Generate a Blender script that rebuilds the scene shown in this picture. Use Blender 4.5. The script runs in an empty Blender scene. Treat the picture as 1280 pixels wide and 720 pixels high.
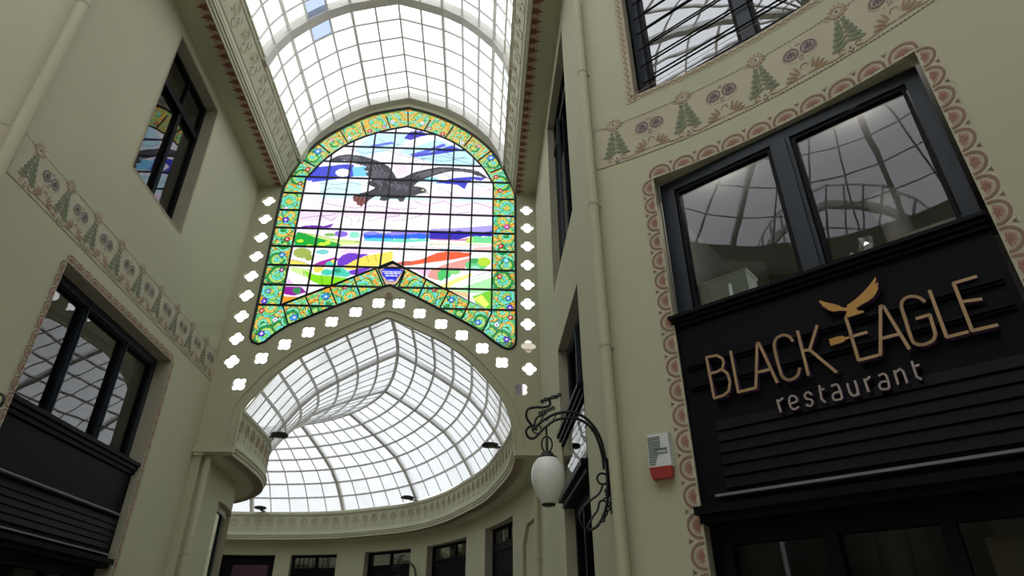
import bpy, bmesh, math, random
import numpy as np
from mathutils import Matrix, Vector
random.seed(7)
EYE = 1.6                      # eye height above the paving; all heights below are in decametres above the eye
sin, cos, PI = math.sin, math.cos, math.pi
def rad(a): return a*PI/180
col = bpy.context.scene.collection
def Wd(p): return (p[0]*10, p[1]*10, p[2]*10+EYE)
SKY = 2.3
SGK = .62
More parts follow.
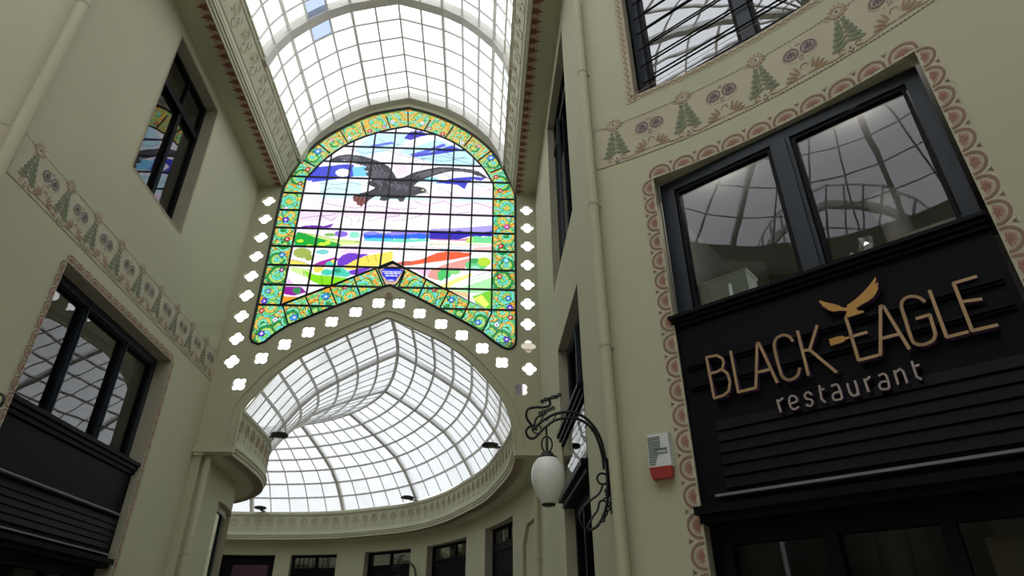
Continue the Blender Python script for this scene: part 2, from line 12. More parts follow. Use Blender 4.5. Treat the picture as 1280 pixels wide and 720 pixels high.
DATA = {"LL":[[[-2.92,8.68],[-2.77,8.57]],[[-2.83,8.67],[-2.68,8.54]],[[-2.73,8.66],[-2.59,8.52]],[[-2.64,8.65],[-2.5,8.49]],[[-2.54,8.64],[-2.41,8.46]],[[-2.45,8.63],[-2.31,8.43]],[[-2.35,8.62],[-2.22,8.4]],[[-2.25,8.58],[-2.13,8.37]],[[-2.16,8.57],[-2.04,8.35]],[[-2.23,8.41],[-2.25,8.18]],[[-2.18,8.39],[-2.23,8.15]],[[-2.14,8.38],[-2.21,8.12]],[[-2.09,8.37],[-2.18,8.09]],[[-2.05,8.36],[-2.16,8.07]],[[-2.0,8.34],[-2.13,8.04]],[[-1.96,8.33],[-2.11,8.01]],[[-1.91,8.32],[-2.08,7.99]],[[-1.39,8.24],[-1.27,8.39]],[[-1.26,8.29],[-1.12,8.41]],[[-1.13,8.33],[-0.98,8.44]],[[-0.99,8.38],[-0.84,8.47]],[[-0.85,8.4],[-0.7,8.47]],[[-0.71,8.41],[-0.55,8.46]],[[-0.58,8.41],[-0.41,8.45]],[[-0.44,8.42],[-0.26,8.44]],[[-0.3,8.43],[-0.12,8.43]],[[-1.95,8.08],[-1.84,8.02],[-1.88,7.9]],[[-1.79,8.09],[-1.67,7.99],[-1.72,7.87]],[[-1.62,8.04],[-1.51,7.96],[-1.55,7.86]],[[-1.45,7.95],[-1.34,7.92]],[[-2.12,8.11],[-2.03,8.01],[-2.07,7.87]],[[-2.4,7.72],[-2.43,7.55]],[[-2.32,7.73],[-2.35,7.52]],[[-2.48,7.72],[-2.5,7.62]]],"P":[["p",[196,232,250],[[-2.36,9.34],[-1.45,9.39],[-1.81,8.99],[-2.51,8.7],[-2.65,8.91]]],["p",[188,228,248],[[-1.01,9.25],[-0.0,8.81],[-0.27,8.54],[-0.97,8.58],[-1.8,8.88]]],["p",[235,215,246],[[-1.83,8.55],[-1.61,8.59],[-1.54,8.35],[-1.75,8.23]]],["p",[206,238,252],[[-3.24,8.07],[0.29,8.1],[0.29,7.66],[-3.18,7.63]]],["p",[250,246,252],[[-2.44,8.06],[0.29,8.07],[0.29,7.79],[-1.33,7.76],[-2.41,7.79]]],["p",[246,226,246],[[-3.18,7.63],[0.29,7.66],[0.29,7.26],[-3.13,7.26]]],["p",[246,224,246],[[-1.33,7.73],[-0.26,7.98],[0.29,8.0],[0.29,7.86],[-0.79,7.65]]],["p",[238,214,240],[[-3.54,7.32],[-1.62,7.41],[-1.59,7.05],[-2.13,7.16],[-3.5,7.06]]],["p",[250,243,252],[[-2.77,7.24],[-1.6,7.2],[-1.58,6.99],[-2.94,6.97]]],["p",[70,80,215],[[-3.28,8.34],[-3.13,8.4],[-2.98,8.48],[-2.76,8.51],[-2.64,8.5],[-2.61,8.2],[-2.77,8.15],[-3.24,8.05],[-3.4,8.02],[-3.43,8.23]]],["p",[66,75,205],[[-3.55,8.11],[-3.43,8.27],[-3.35,8.41],[-3.11,8.45],[-2.69,8.51],[-2.62,8.21],[-3.09,8.08],[-3.47,8.05]]],["p",[248,240,252],[[-2.68,8.29],[-2.69,8.24],[-2.74,8.2],[-2.82,8.18],[-2.89,8.19],[-2.95,8.23],[-2.98,8.28],[-2.96,8.33],[-2.92,8.37],[-2.84,8.39],[-2.77,8.38],[-2.71,8.34]]],["p",[120,200,240],[[-2.66,8.43],[-2.4,8.47],[-2.32,8.21],[-2.61,8.2]]],["p",[95,100,210],[[-1.55,8.82],[-1.25,8.94],[-0.86,9.15],[-0.8,9.09],[-1.13,8.91],[-1.4,8.77]]],["p",[70,75,200],[[-1.54,8.78],[-1.08,8.91],[-0.86,9.03],[-0.69,9.1],[-0.46,8.98],[-0.96,8.85],[-1.43,8.75]]],["p",[105,130,230],[[-2.54,8.95],[-2.27,9.06],[-1.94,9.15],[-1.87,9.1],[-2.26,8.98]]],["p",[62,60,185],[[-1.57,9.45],[-1.35,9.47],[-1.19,9.37],[-1.37,9.31],[-1.55,9.21],[-1.7,9.25]]],["p",[66,68,195],[[-1.03,8.19],[-0.81,8.17],[-0.6,8.24],[-0.24,8.29],[0.04,8.27],[-0.07,8.19],[-0.24,8.22],[-0.34,8.11],[-0.39,7.96],[-0.54,8.07],[-0.95,8.1]]],["p",[140,215,245],[[-1.37,8.25],[-0.93,8.23],[-0.92,8.12],[-1.36,8.11]]],["p",[236,226,246],[[-3.55,6.89],[-1.58,6.96],[-1.55,6.55],[-3.49,6.49]]],["p",[112,48,175],[[-3.49,6.93],[-3.36,6.98],[-3.15,6.99],[-3.01,6.98],[-2.84,7.05],[-2.88,6.96],[-3.1,6.9],[-3.48,6.89]]],["p",[214,238,150],[[-3.47,6.84],[-3.08,6.77],[-2.78,6.7],[-2.28,6.67],[-2.26,6.59],[-2.64,6.55],[-2.86,6.64],[-3.11,6.71]]],["p",[36,165,62],[[-3.49,6.83],[-3.33,6.79],[-3.11,6.71],[-2.86,6.65],[-2.64,6.57],[-2.64,6.53],[-3.08,6.52],[-3.5,6.51],[-3.51,6.73]]],["p",[196,230,60],[[-2.9,6.57],[-2.91,6.55],[-2.94,6.54],[-2.98,6.53],[-3.03,6.53],[-3.06,6.55],[-3.08,6.57],[-3.07,6.58],[-3.04,6.6],[-3.0,6.61],[-2.95,6.6],[-2.92,6.59]]],["p",[196,230,60],[[-2.84,6.61],[-2.84,6.59],[-2.86,6.57],[-2.89,6.56],[-2.91,6.57],[-2.94,6.58],[-2.95,6.61],[-2.94,6.63],[-2.93,6.65],[-2.9,6.65],[-2.87,6.65],[-2.85,6.63]]],["p",[196,230,60],[[-3.34,6.63],[-3.35,6.62],[-3.37,6.6],[-3.4,6.6],[-3.44,6.6],[-3.46,6.61],[-3.47,6.63],[-3.47,6.64],[-3.44,6.65],[-3.41,6.66],[-3.38,6.66],[-3.35,6.65]]],["p",[196,230,60],[[-3.15,6.54],[-3.16,6.53],[-3.18,6.53],[-3.21,6.52],[-3.24,6.52],[-3.26,6.53],[-3.27,6.54],[-3.26,6.55],[-3.24,6.56],[-3.21,6.56],[-3.18,6.56],[-3.16,6.55]]],["p",[132,100,220],[[-2.55,6.81],[-2.56,6.78],[-2.6,6.75],[-2.66,6.74],[-2.73,6.75],[-2.78,6.77],[-2.8,6.8],[-2.79,6.84],[-2.74,6.87],[-2.68,6.88],[-2.62,6.87],[-2.57,6.85]]],["p",[120,180,90],[[-2.77,6.79],[-2.78,6.77],[-2.82,6.75],[-2.87,6.75],[-2.93,6.75],[-2.97,6.76],[-2.98,6.78],[-2.97,6.8],[-2.93,6.82],[-2.88,6.82],[-2.83,6.82],[-2.79,6.81]]],["p",[140,222,195],[[-2.32,6.8],[-2.33,6.76],[-2.37,6.73],[-2.41,6.72],[-2.46,6.73],[-2.5,6.75],[-2.52,6.79],[-2.51,6.83],[-2.48,6.86],[-2.43,6.87],[-2.38,6.86],[-2.34,6.83]]],["p",[80,200,212],[[-2.23,6.74],[-1.55,6.75],[-1.54,6.66],[-2.22,6.66]]],["p",[136,134,232],[[-2.28,6.79],[-2.24,6.86],[-2.1,6.89],[-1.89,6.85],[-1.56,6.91],[-1.55,6.82]]],["p",[24,92,222],[[-2.25,6.81],[-1.55,6.83],[-1.55,6.74],[-2.24,6.73]]],["p",[250,248,252],[[-3.49,6.49],[-1.53,6.55],[-1.51,6.34],[-3.45,6.28]]],["p",[158,176,88],[[-3.15,6.37],[-3.17,6.31],[-3.22,6.26],[-3.31,6.25],[-3.39,6.26],[-3.46,6.3],[-3.49,6.36],[-3.48,6.41],[-3.43,6.46],[-3.34,6.48],[-3.25,6.46],[-3.18,6.42]]],["p",[150,170,80],[[-3.11,6.27],[-3.11,6.23],[-3.14,6.21],[-3.18,6.2],[-3.22,6.2],[-3.25,6.23],[-3.27,6.27],[-3.26,6.3],[-3.24,6.33],[-3.2,6.34],[-3.16,6.33],[-3.12,6.31]]],["p",[120,205,200],[[-2.84,6.4],[-2.86,6.37],[-2.9,6.35],[-2.96,6.34],[-3.02,6.35],[-3.07,6.37],[-3.09,6.39],[-3.07,6.42],[-3.03,6.44],[-2.97,6.45],[-2.91,6.45],[-2.86,6.43]]],["p",[236,220,96],[[-3.51,6.22],[-3.33,6.18],[-3.12,6.11],[-3.12,6.07],[-3.51,6.06]]],["p",[238,210,238],[[-2.67,6.46],[-1.86,6.53],[-1.85,6.42],[-2.57,6.36]]],["p",[160,44,160],[[-3.08,6.12],[-2.96,6.2],[-2.73,6.28],[-2.64,6.26],[-2.71,6.14],[-2.88,6.11]]],["p",[108,52,196],[[-2.66,6.25],[-2.57,6.35],[-2.46,6.39],[-2.09,6.37],[-2.2,6.32],[-2.36,6.22],[-2.46,6.13],[-2.65,6.1]]],["p",[245,216,84],[[-2.5,6.12],[-2.36,6.23],[-2.15,6.34],[-1.87,6.41],[-1.53,6.49],[-1.52,6.37],[-1.71,6.22],[-1.86,6.15],[-2.02,6.09],[-2.25,6.04],[-2.5,6.03]]],["p",[202,230,150],[[-3.48,6.06],[-3.13,6.01],[-3.07,5.79],[-3.48,5.99]]],["p",[250,248,250],[[-3.5,5.97],[-3.12,5.8],[-2.9,5.68],[-3.48,5.67]]],["p",[228,190,238],[[-3.5,5.83],[-3.33,5.67],[-3.5,5.67]]],["p",[132,216,36],[[-3.24,5.98],[-2.99,5.9],[-2.67,5.88],[-2.41,5.85],[-2.69,5.69],[-2.86,5.68],[-3.09,5.78]]],["p",[245,214,88],[[-3.08,6.07],[-2.89,6.06],[-2.89,5.99],[-3.04,5.94]]],["p",[70,200,175],[[-2.72,5.96],[-2.73,5.92],[-2.76,5.9],[-2.81,5.89],[-2.86,5.9],[-2.9,5.92],[-2.92,5.95],[-2.91,5.99],[-2.88,6.02],[-2.83,6.03],[-2.78,6.02],[-2.74,6.0]]],["p",[70,200,175],[[-2.46,5.98],[-2.48,5.93],[-2.52,5.89],[-2.59,5.88],[-2.67,5.89],[-2.72,5.92],[-2.75,5.97],[-2.74,6.02],[-2.69,6.06],[-2.62,6.07],[-2.55,6.06],[-2.49,6.03]]],["p",[70,200,175],[[-2.39,5.93],[-2.4,5.9],[-2.43,5.88],[-2.48,5.87],[-2.53,5.87],[-2.57,5.9],[-2.59,5.93],[-2.58,5.96],[-2.55,5.99],[-2.5,6.0],[-2.45,5.99],[-2.41,5.97]]],["p",[70,200,175],[[-2.67,6.14],[-2.68,6.11],[-2.71,6.08],[-2.76,6.08],[-2.81,6.08],[-2.85,6.1],[-2.87,6.13],[-2.86,6.17],[-2.82,6.19],[-2.78,6.2],[-2.72,6.19],[-2.68,6.17]]],["p",[226,226,110],[[-2.7,6.2],[-2.7,6.18],[-2.71,6.17],[-2.73,6.16],[-2.75,6.16],[-2.77,6.18],[-2.78,6.2],[-2.77,6.22],[-2.76,6.23],[-2.74,6.24],[-2.72,6.23],[-2.7,6.22]]],["p",[40,150,110],[[-2.57,6.0],[-2.57,5.98],[-2.59,5.96],[-2.62,5.95],[-2.65,5.96],[-2.68,5.97],[-2.69,6.0],[-2.68,6.02],[-2.66,6.04],[-2.63,6.05],[-2.6,6.04],[-2.58,6.02]]],["p",[108,52,196],[[-2.43,6.0],[-2.26,6.06],[-2.01,6.09],[-2.26,5.91],[-2.4,5.93]]],["p",[142,34,152],[[-3.52,5.64],[-3.24,5.65],[-3.12,5.54],[-3.33,5.46],[-3.51,5.49]]],["p",[222,152,44],[[-3.51,5.45],[-3.17,5.43],[-3.5,5.24]]],["p",[50,140,80],[[-3.22,5.57],[-3.22,5.53],[-3.25,5.51],[-3.28,5.5],[-3.32,5.51],[-3.35,5.53],[-3.37,5.56],[-3.37,5.6],[-3.34,5.62],[-3.3,5.63],[-3.26,5.62],[-3.23,5.6]]],["p",[250,246,252],[[-1.73,7.02],[0.19,7.11],[0.2,5.7],[-1.02,5.67],[-1.65,6.22]]],["p",[166,156,232],[[-1.02,6.98],[-0.6,7.01],[-0.22,7.05],[0.2,7.11],[0.2,6.95],[-0.21,6.86],[-0.55,6.94],[-1.02,6.91]]],["p",[152,130,224],[[-1.75,6.92],[-1.02,6.94],[-1.01,6.85],[-1.74,6.81]]],["p",[44,34,172],[[-1.02,6.91],[-0.81,6.93],[-0.59,6.92],[-0.47,6.97],[-0.21,6.89],[-0.04,6.92],[0.2,6.98],[0.2,6.85],[-0.27,6.83],[-0.46,6.75],[-1.01,6.75]]],["p",[34,100,228],[[-1.74,6.81],[-1.35,6.85],[-1.2,6.87],[-1.0,6.84],[-1.0,6.76],[-1.73,6.73]]],["p",[112,216,192],[[-1.73,6.73],[-1.02,6.75],[-1.01,6.7],[-1.5,6.65],[-1.73,6.65]]],["p",[206,120,165],[[-1.01,6.75],[-0.46,6.75],[-0.27,6.8],[-0.33,6.73],[-1.0,6.72]]],["p",[246,246,214],[[-1.02,6.68],[0.2,6.69],[0.2,6.64],[-1.02,6.6]]],["p",[112,214,142],[[-0.35,6.7],[-0.27,6.81],[-0.13,6.85],[-0.0,6.82],[0.13,6.85],[0.2,6.79],[0.2,6.69],[-0.25,6.69]]],["p",[200,226,84],[[-0.33,6.7],[-0.27,6.81],[-0.2,6.82],[-0.2,6.7]]],["p",[212,222,245],[[-0.6,6.6],[-0.2,6.58],[-0.2,6.54],[-0.6,6.54]]],["p",[238,188,188],[[-0.18,6.58],[0.2,6.62],[0.2,6.49],[-0.18,6.51]]],["p",[226,84,34],[[-1.38,6.23],[-1.14,6.29],[-0.86,6.44],[-0.66,6.48],[-0.2,6.46],[-0.22,6.39],[-0.61,6.29],[-0.89,6.24],[-1.38,6.14]]],["p",[194,84,62],[[-1.59,6.2],[-1.42,6.25],[-1.3,6.25],[-1.34,6.15],[-1.46,6.14]]],["p",[222,152,142],[[-0.99,5.9],[-0.96,6.05],[-0.69,6.2],[-0.21,6.36],[-0.21,6.21],[-0.35,6.11],[-0.6,6.06],[-0.79,5.84]]],["p",[234,190,226],[[-1.29,6.1],[-0.96,6.08],[-0.98,5.93],[-1.1,5.97]]],["p",[92,202,112],[[0.1,6.22],[0.08,6.16],[0.01,6.1],[-0.09,6.08],[-0.19,6.1],[-0.26,6.15],[-0.29,6.21],[-0.26,6.28],[-0.19,6.33],[-0.09,6.35],[0.0,6.34],[0.08,6.29]]],["p",[92,202,112],[[-0.15,6.19],[-0.16,6.14],[-0.19,6.11],[-0.23,6.09],[-0.27,6.1],[-0.3,6.14],[-0.32,6.19],[-0.31,6.23],[-0.28,6.27],[-0.24,6.29],[-0.2,6.27],[-0.16,6.24]]],["p",[180,216,50],[[0.16,6.27],[0.14,6.22],[0.09,6.18],[0.03,6.17],[-0.03,6.18],[-0.07,6.22],[-0.09,6.27],[-0.08,6.32],[-0.03,6.36],[0.03,6.37],[0.09,6.36],[0.14,6.32]]],["p",[60,160,90],[[-0.08,6.29],[-0.09,6.26],[-0.12,6.24],[-0.15,6.23],[-0.19,6.23],[-0.22,6.26],[-0.23,6.29],[-0.22,6.32],[-0.19,6.34],[-0.16,6.35],[-0.12,6.34],[-0.09,6.32]]],["p",[150,220,190],[[-0.05,6.15],[-0.06,6.12],[-0.09,6.11],[-0.13,6.1],[-0.17,6.1],[-0.2,6.12],[-0.21,6.14],[-0.2,6.16],[-0.17,6.18],[-0.13,6.19],[-0.09,6.18],[-0.06,6.17]]],["p",[240,240,140],[[-0.82,5.72],[-0.43,5.92],[-0.19,6.02],[-0.18,5.96],[-0.5,5.78],[-0.62,5.68],[-0.78,5.67]]],["p",[172,236,172],[[-0.64,5.66],[-0.17,5.88],[0.21,6.02],[0.21,5.61],[-0.64,5.59]]],["p",[248,250,248],[[-0.5,5.73],[0.21,6.01],[0.21,5.96],[-0.42,5.68]]],["p",[72,192,102],[[-0.57,5.99],[-0.58,5.93],[-0.63,5.89],[-0.69,5.88],[-0.75,5.89],[-0.8,5.93],[-0.82,5.98],[-0.81,6.03],[-0.76,6.07],[-0.7,6.09],[-0.64,6.08],[-0.59,6.04]]],["p",[72,192,102],[[-0.69,5.91],[-0.7,5.88],[-0.72,5.85],[-0.75,5.84],[-0.78,5.85],[-0.8,5.87],[-0.81,5.91],[-0.81,5.94],[-0.79,5.97],[-0.76,5.98],[-0.73,5.97],[-0.7,5.95]]],["p",[132,212,122],[[-0.4,6.04],[-0.42,6.01],[-0.45,5.99],[-0.5,5.98],[-0.55,5.98],[-0.59,6.0],[-0.61,6.03],[-0.59,6.06],[-0.56,6.09],[-0.51,6.1],[-0.46,6.09],[-0.42,6.07]]],["p",[228,196,150],[[-0.73,5.67],[-0.27,5.61],[-0.17,5.45],[0.21,5.27],[0.21,5.31]]],["p",[120,205,60],[[-0.17,5.53],[0.2,5.68],[0.21,5.23],[-0.1,5.38]]],["p",[230,235,110],[[-0.17,5.48],[0.0,5.57],[0.14,5.38],[0.07,5.31]]],["p",[62,62,68],[[-3.15,8.56],[-3.08,8.65],[-2.98,8.72],[-2.79,8.77],[-2.51,8.74],[-2.29,8.67],[-2.11,8.59],[-1.94,8.49],[-1.83,8.33],[-1.76,8.19],[-1.64,8.2],[-1.53,8.28],[-1.38,8.37],[-1.16,8.45],[-0.94,8.51],[-0.69,8.51],[-0.44,8.49],[-0.24,8.47],[-0.1,8.41],[0.04,8.3],[0.09,8.24],[-0.02,8.28],[0.01,8.25],[-0.13,8.33],[-0.1,8.29],[-0.27,8.38],[-0.41,8.4],[-0.66,8.41],[-0.82,8.37],[-0.93,8.32],[-1.09,8.25],[-1.25,8.16],[-1.35,8.08],[-1.4,8.0],[-1.29,7.99],[-1.18,7.96],[-1.12,7.88],[-1.09,7.8],[-1.17,7.84],[-1.28,7.81],[-1.36,7.77],[-1.44,7.76],[-1.54,7.71],[-1.57,7.62],[-1.64,7.6],[-1.7,7.68],[-1.78,7.68],[-1.86,7.66],[-1.93,7.61],[-2.04,7.63],[-2.02,7.72],[-2.13,7.72],[-2.25,7.61],[-2.29,7.5],[-2.33,7.52],[-2.37,7.45],[-2.41,7.5],[-2.45,7.49],[-2.48,7.57],[-2.53,7.58],[-2.52,7.64],[-2.56,7.69],[-2.54,7.72],[-2.41,7.79],[-2.25,7.85],[-2.15,7.93],[-2.25,7.98],[-2.33,8.05],[-2.24,8.12],[-2.32,8.21],[-2.38,8.28],[-2.33,8.34],[-2.43,8.38],[-2.37,8.47],[-2.49,8.5],[-2.66,8.55],[-2.83,8.61],[-2.99,8.57]]],["p",[120,62,48],[[-2.54,7.71],[-2.39,7.69],[-2.28,7.69],[-2.25,7.62],[-2.29,7.5],[-2.33,7.52],[-2.37,7.45],[-2.41,7.5],[-2.45,7.49],[-2.48,7.57],[-2.53,7.58],[-2.56,7.68]]],["p",[96,96,104],[[-3.0,8.68],[-2.79,8.73],[-2.62,8.71],[-2.51,8.66],[-2.67,8.64],[-2.89,8.65]]],["p",[92,92,98],[[-1.37,8.3],[-1.16,8.39],[-0.94,8.44],[-0.69,8.46],[-0.83,8.4],[-1.04,8.3],[-1.25,8.22]]],["p",[84,82,92],[[-1.95,8.08],[-1.73,8.04],[-1.57,7.99],[-1.5,7.91],[-1.72,7.92],[-1.89,7.98]]],["p",[225,215,190],[[-1.19,7.91],[-1.19,7.9],[-1.2,7.89],[-1.21,7.89],[-1.22,7.89],[-1.23,7.9],[-1.24,7.91],[-1.23,7.92],[-1.23,7.93],[-1.21,7.93],[-1.2,7.93],[-1.19,7.92]]],["p",[215,210,200],[[-1.17,7.89],[-1.12,7.87],[-1.1,7.81],[-1.15,7.85]]]],"L":[[[-3.23,8.0],[-2.91,7.98],[-2.65,8.04],[-2.29,7.97],[-2.08,8.04]],[[-3.2,7.79],[-2.98,7.9],[-2.68,7.86]],[[-1.61,8.56],[-1.23,8.72],[-0.84,8.66],[-0.39,8.79]],[[-0.99,8.44],[-0.65,8.24],[-0.26,8.15],[0.15,7.96]],[[-1.35,7.63],[-1.16,7.53],[-0.79,7.65],[-0.51,7.52],[-0.17,7.64],[0.16,7.52]],[[-0.91,7.95],[-0.69,7.89],[-0.63,7.76]],[[-3.17,7.53],[-2.84,7.47],[-2.47,7.42],[-2.11,7.5],[-1.68,7.42],[-1.31,7.46]],[[-2.81,8.91],[-2.44,8.81],[-2.03,8.91],[-1.69,8.81]],[[-2.23,9.23],[-2.05,9.09],[-1.65,9.07]],[[-3.47,7.14],[-3.23,7.2],[-2.94,7.23],[-2.78,7.29]],[[-3.11,7.23],[-2.9,7.1],[-2.77,7.24]],[[-2.64,7.22],[-2.51,7.14],[-2.53,7.01]],[[-2.21,7.1],[-2.01,7.19],[-1.61,7.28]],[[-2.44,7.25],[-2.36,7.17],[-2.41,7.07]],[[-1.75,7.14],[-1.5,7.18],[-1.19,7.3]],[[-0.57,7.34],[-0.27,7.41]],[[-1.8,8.8],[-1.34,8.71],[-0.85,8.81],[-0.28,8.61],[0.12,8.67]],[[-0.85,8.96],[-0.68,8.78],[-0.34,8.76]],[[-1.29,8.75],[-1.22,8.57],[-1.32,8.43]],[[-3.24,5.98],[-3.21,5.86]],[[-2.91,5.9],[-2.86,5.69]],[[-2.15,6.34],[-2.09,6.21]],[[-2.01,6.38],[-1.95,6.23]],[[-3.5,6.21],[-3.31,6.17],[-3.12,6.1]],[[-3.47,6.82],[-3.08,6.75],[-2.69,6.65],[-2.28,6.64]],[[-3.21,6.54],[-2.76,6.51],[-2.27,6.54]],[[-1.69,6.54],[-1.08,6.57],[-0.62,6.53]],[[-1.0,6.63],[-0.46,6.64],[0.17,6.64]],[[-0.15,5.95],[0.18,6.08]]],"let":[["B",[[[-0.77,1.482],[-0.777,1.787],[-0.7,1.778],[-0.665,1.745],[-0.66,1.712],[-0.678,1.672],[-0.721,1.661],[-0.766,1.661]],[[-0.679,1.667],[-0.647,1.627],[-0.641,1.564],[-0.661,1.508],[-0.698,1.487],[-0.77,1.482]]]],["L",[[[-0.598,1.781],[-0.599,1.484],[-0.478,1.484]]]],["A",[[[-0.477,1.488],[-0.41,1.783],[-0.398,1.78],[-0.337,1.485]],[[-0.452,1.584],[-0.356,1.582]]]],["C",[[[-0.183,1.73],[-0.2,1.768],[-0.236,1.788],[-0.278,1.779],[-0.302,1.742],[-0.307,1.69],[-0.303,1.552],[-0.295,1.512],[-0.27,1.485],[-0.232,1.483],[-0.2,1.503],[-0.182,1.54]]]],["K",[[[-0.14,1.788],[-0.141,1.483]],[[-0.13,1.647],[-0.097,1.641],[-0.017,1.787]],[[-0.094,1.638],[0.021,1.458]]]],["E",[[[0.257,1.79],[0.157,1.788],[0.157,1.498],[0.265,1.499]],[[0.156,1.655],[0.245,1.656]]]],["A",[[[0.278,1.497],[0.358,1.796],[0.373,1.785],[0.429,1.492]],[[0.314,1.594],[0.398,1.594]]]],["G",[[[0.581,1.746],[0.561,1.78],[0.522,1.802],[0.482,1.793],[0.461,1.753],[0.459,1.679],[0.456,1.555],[0.467,1.513],[0.506,1.496],[0.554,1.508],[0.576,1.54],[0.582,1.66],[0.513,1.658]]]],["L",[[[0.623,1.804],[0.621,1.506],[0.723,1.506]]]],["E",[[[0.856,1.807],[0.745,1.806],[0.743,1.506],[0.858,1.504]],[[0.757,1.683],[0.838,1.67]]]]],"sm":[["r",[[[-0.355,1.292],[-0.361,1.374]],[[-0.359,1.357],[-0.325,1.376]]]],["e",[[[-0.285,1.33],[-0.244,1.337],[-0.246,1.365],[-0.268,1.378],[-0.287,1.363],[-0.29,1.314],[-0.271,1.291],[-0.241,1.3]]]],["s",[[[-0.15,1.356],[-0.166,1.377],[-0.19,1.366],[-0.187,1.341],[-0.16,1.327],[-0.156,1.305],[-0.175,1.29],[-0.195,1.302]]]],["t",[[[-0.095,1.401],[-0.1,1.315],[-0.084,1.292]],[[-0.103,1.371],[-0.073,1.375]]]],["a",[[[-0.027,1.381],[0.0,1.386],[0.012,1.364],[0.013,1.298],[-0.01,1.291],[-0.032,1.296],[-0.034,1.323],[-0.016,1.336],[0.014,1.335]]]],["u",[[[0.062,1.375],[0.062,1.319],[0.079,1.294],[0.106,1.308],[0.106,1.381]],[[0.106,1.308],[0.106,1.294]]]],["r",[[[0.161,1.299],[0.158,1.379]],[[0.16,1.364],[0.19,1.385]]]],["a",[[[0.237,1.378],[0.262,1.384],[0.275,1.362],[0.271,1.299],[0.248,1.293],[0.227,1.302],[0.227,1.326],[0.244,1.338],[0.273,1.335]]]],["n",[[[0.319,1.305],[0.321,1.387]],[[0.323,1.372],[0.351,1.39],[0.363,1.371],[0.365,1.302]]]],["t",[[[0.42,1.417],[0.419,1.324],[0.437,1.304]],[[0.418,1.383],[0.448,1.388]]]]],"em":[[0.035,1.95],[0.067,1.925],[0.109,1.897],[0.138,1.875],[0.155,1.855],[0.18,1.844],[0.184,1.86],[0.239,1.882],[0.288,1.91],[0.339,1.947],[0.367,1.973],[0.384,1.99],[0.381,1.967],[0.366,1.937],[0.385,1.95],[0.386,1.937],[0.372,1.919],[0.382,1.916],[0.366,1.891],[0.337,1.861],[0.305,1.846],[0.26,1.835],[0.228,1.823],[0.236,1.804],[0.262,1.795],[0.264,1.784],[0.247,1.783],[0.166,1.78],[0.154,1.79],[0.175,1.823],[0.138,1.838],[0.1,1.844],[0.074,1.863],[0.058,1.889],[0.041,1.909],[0.047,1.917],[0.036,1.928]],"tail":[[0.031,1.674],[0.077,1.677],[0.11,1.673],[0.125,1.658],[0.144,1.659],[0.145,1.644],[0.123,1.643],[0.104,1.632],[0.031,1.63]],"F":[[[200,50,40],0.6,[-3.53,8.34]],[[150,60,40],0.5,[-3.62,7.98]],[[245,245,250],0.4,[-3.79,7.37]],[[88,50,205],0.65,[-3.75,7.1]],[[200,50,40],0.55,[-3.65,6.66]],[[50,140,220],0.6,[-3.68,6.31]],[[150,60,140],0.5,[-3.63,5.99]],[[50,140,220],0.5,[-3.79,5.54]],[[88,50,205],0.6,[-3.82,5.34]],[[88,50,205],0.6,[-3.75,4.71]],[[200,50,40],0.5,[-3.83,5.15]],[[200,50,40],0.5,[-2.45,5.66]],[[245,245,250],0.5,[-3.57,4.98]],[[50,140,220],0.7,[-3.25,5.03]],[[50,140,220],0.7,[-2.77,5.46]],[[50,140,220],0.8,[-3.4,8.82]],[[225,140,170],0.45,[-3.17,9.14]],[[225,140,170],0.45,[-2.13,9.55]],[[245,245,250],0.5,[-2.81,9.21]],[[245,245,250],0.5,[-1.97,9.71]],[[200,50,40],0.5,[-2.42,9.42]],[[245,245,250],0.5,[-1.97,9.71]],[[245,245,250],0.5,[-1.34,9.7]],[[245,245,250],0.5,[-0.49,9.18]],[[245,245,250],0.5,[0.48,7.32]],[[225,140,170],0.45,[-1.18,9.56]],[[225,140,170],0.45,[-0.14,9.11]],[[200,50,40],0.55,[-0.9,9.41]],[[200,50,40],0.55,[0.23,8.3]],[[200,50,40],0.55,[0.32,7.95]],[[50,140,220],0.8,[0.12,8.8]],[[210,60,170],0.6,[0.45,7.08]],[[200,50,40],0.55,[0.34,6.63]],[[200,50,40],0.55,[0.32,5.96]],[[200,50,40],0.55,[0.52,5.12]],[[200,50,40],0.55,[-0.86,5.66]],[[90,210,230],0.6,[0.44,6.31]],[[50,140,220],0.6,[0.48,5.51]],[[50,140,220],0.6,[-0.06,5.01]],[[50,140,220],0.6,[-0.54,5.45]],[[88,50,205],0.6,[0.51,5.32]],[[88,50,205],0.6,[0.45,4.69]],[[245,245,250],0.5,[0.28,4.97]]],"B":[[[-3.71,8.61],[-3.4,8.41]],[[-3.4,9.0],[-3.15,8.77]],[[-3.01,9.37],[-2.83,9.07]],[[-2.61,9.64],[-2.47,9.28]],[[-2.11,9.83],[-1.99,9.48]],[[-1.67,10.01],[-1.63,9.57]],[[-1.18,9.77],[-1.29,9.47]],[[-0.68,9.62],[-0.84,9.29]],[[-0.28,9.36],[-0.44,9.07]],[[0.11,8.96],[-0.13,8.71]],[[0.41,8.57],[0.12,8.4]],[[-3.48,5.25],[-3.31,4.85]],[[-3.11,5.43],[-2.93,5.08]],[[-2.72,5.64],[-2.55,5.29]],[[-2.32,5.86],[-2.15,5.46]],[[-1.94,6.04],[-1.78,5.7]],[[-1.41,6.01],[-1.5,5.69]],[[-1.02,5.84],[-1.13,5.49]],[[-0.6,5.62],[-0.75,5.25]],[[-0.22,5.41],[-0.35,5.05]],[[0.19,5.21],[0.03,4.82]]],"plq":[[-1.9,6.04],[-1.65,6.18],[-1.42,6.06],[-1.51,5.77],[-1.56,5.71],[-1.65,5.71],[-1.74,5.71]],"plq2":[[-1.86,6.03],[-1.66,6.13],[-1.44,6.04],[-1.51,5.93],[-1.58,5.8],[-1.7,5.8],[-1.81,5.92]]}

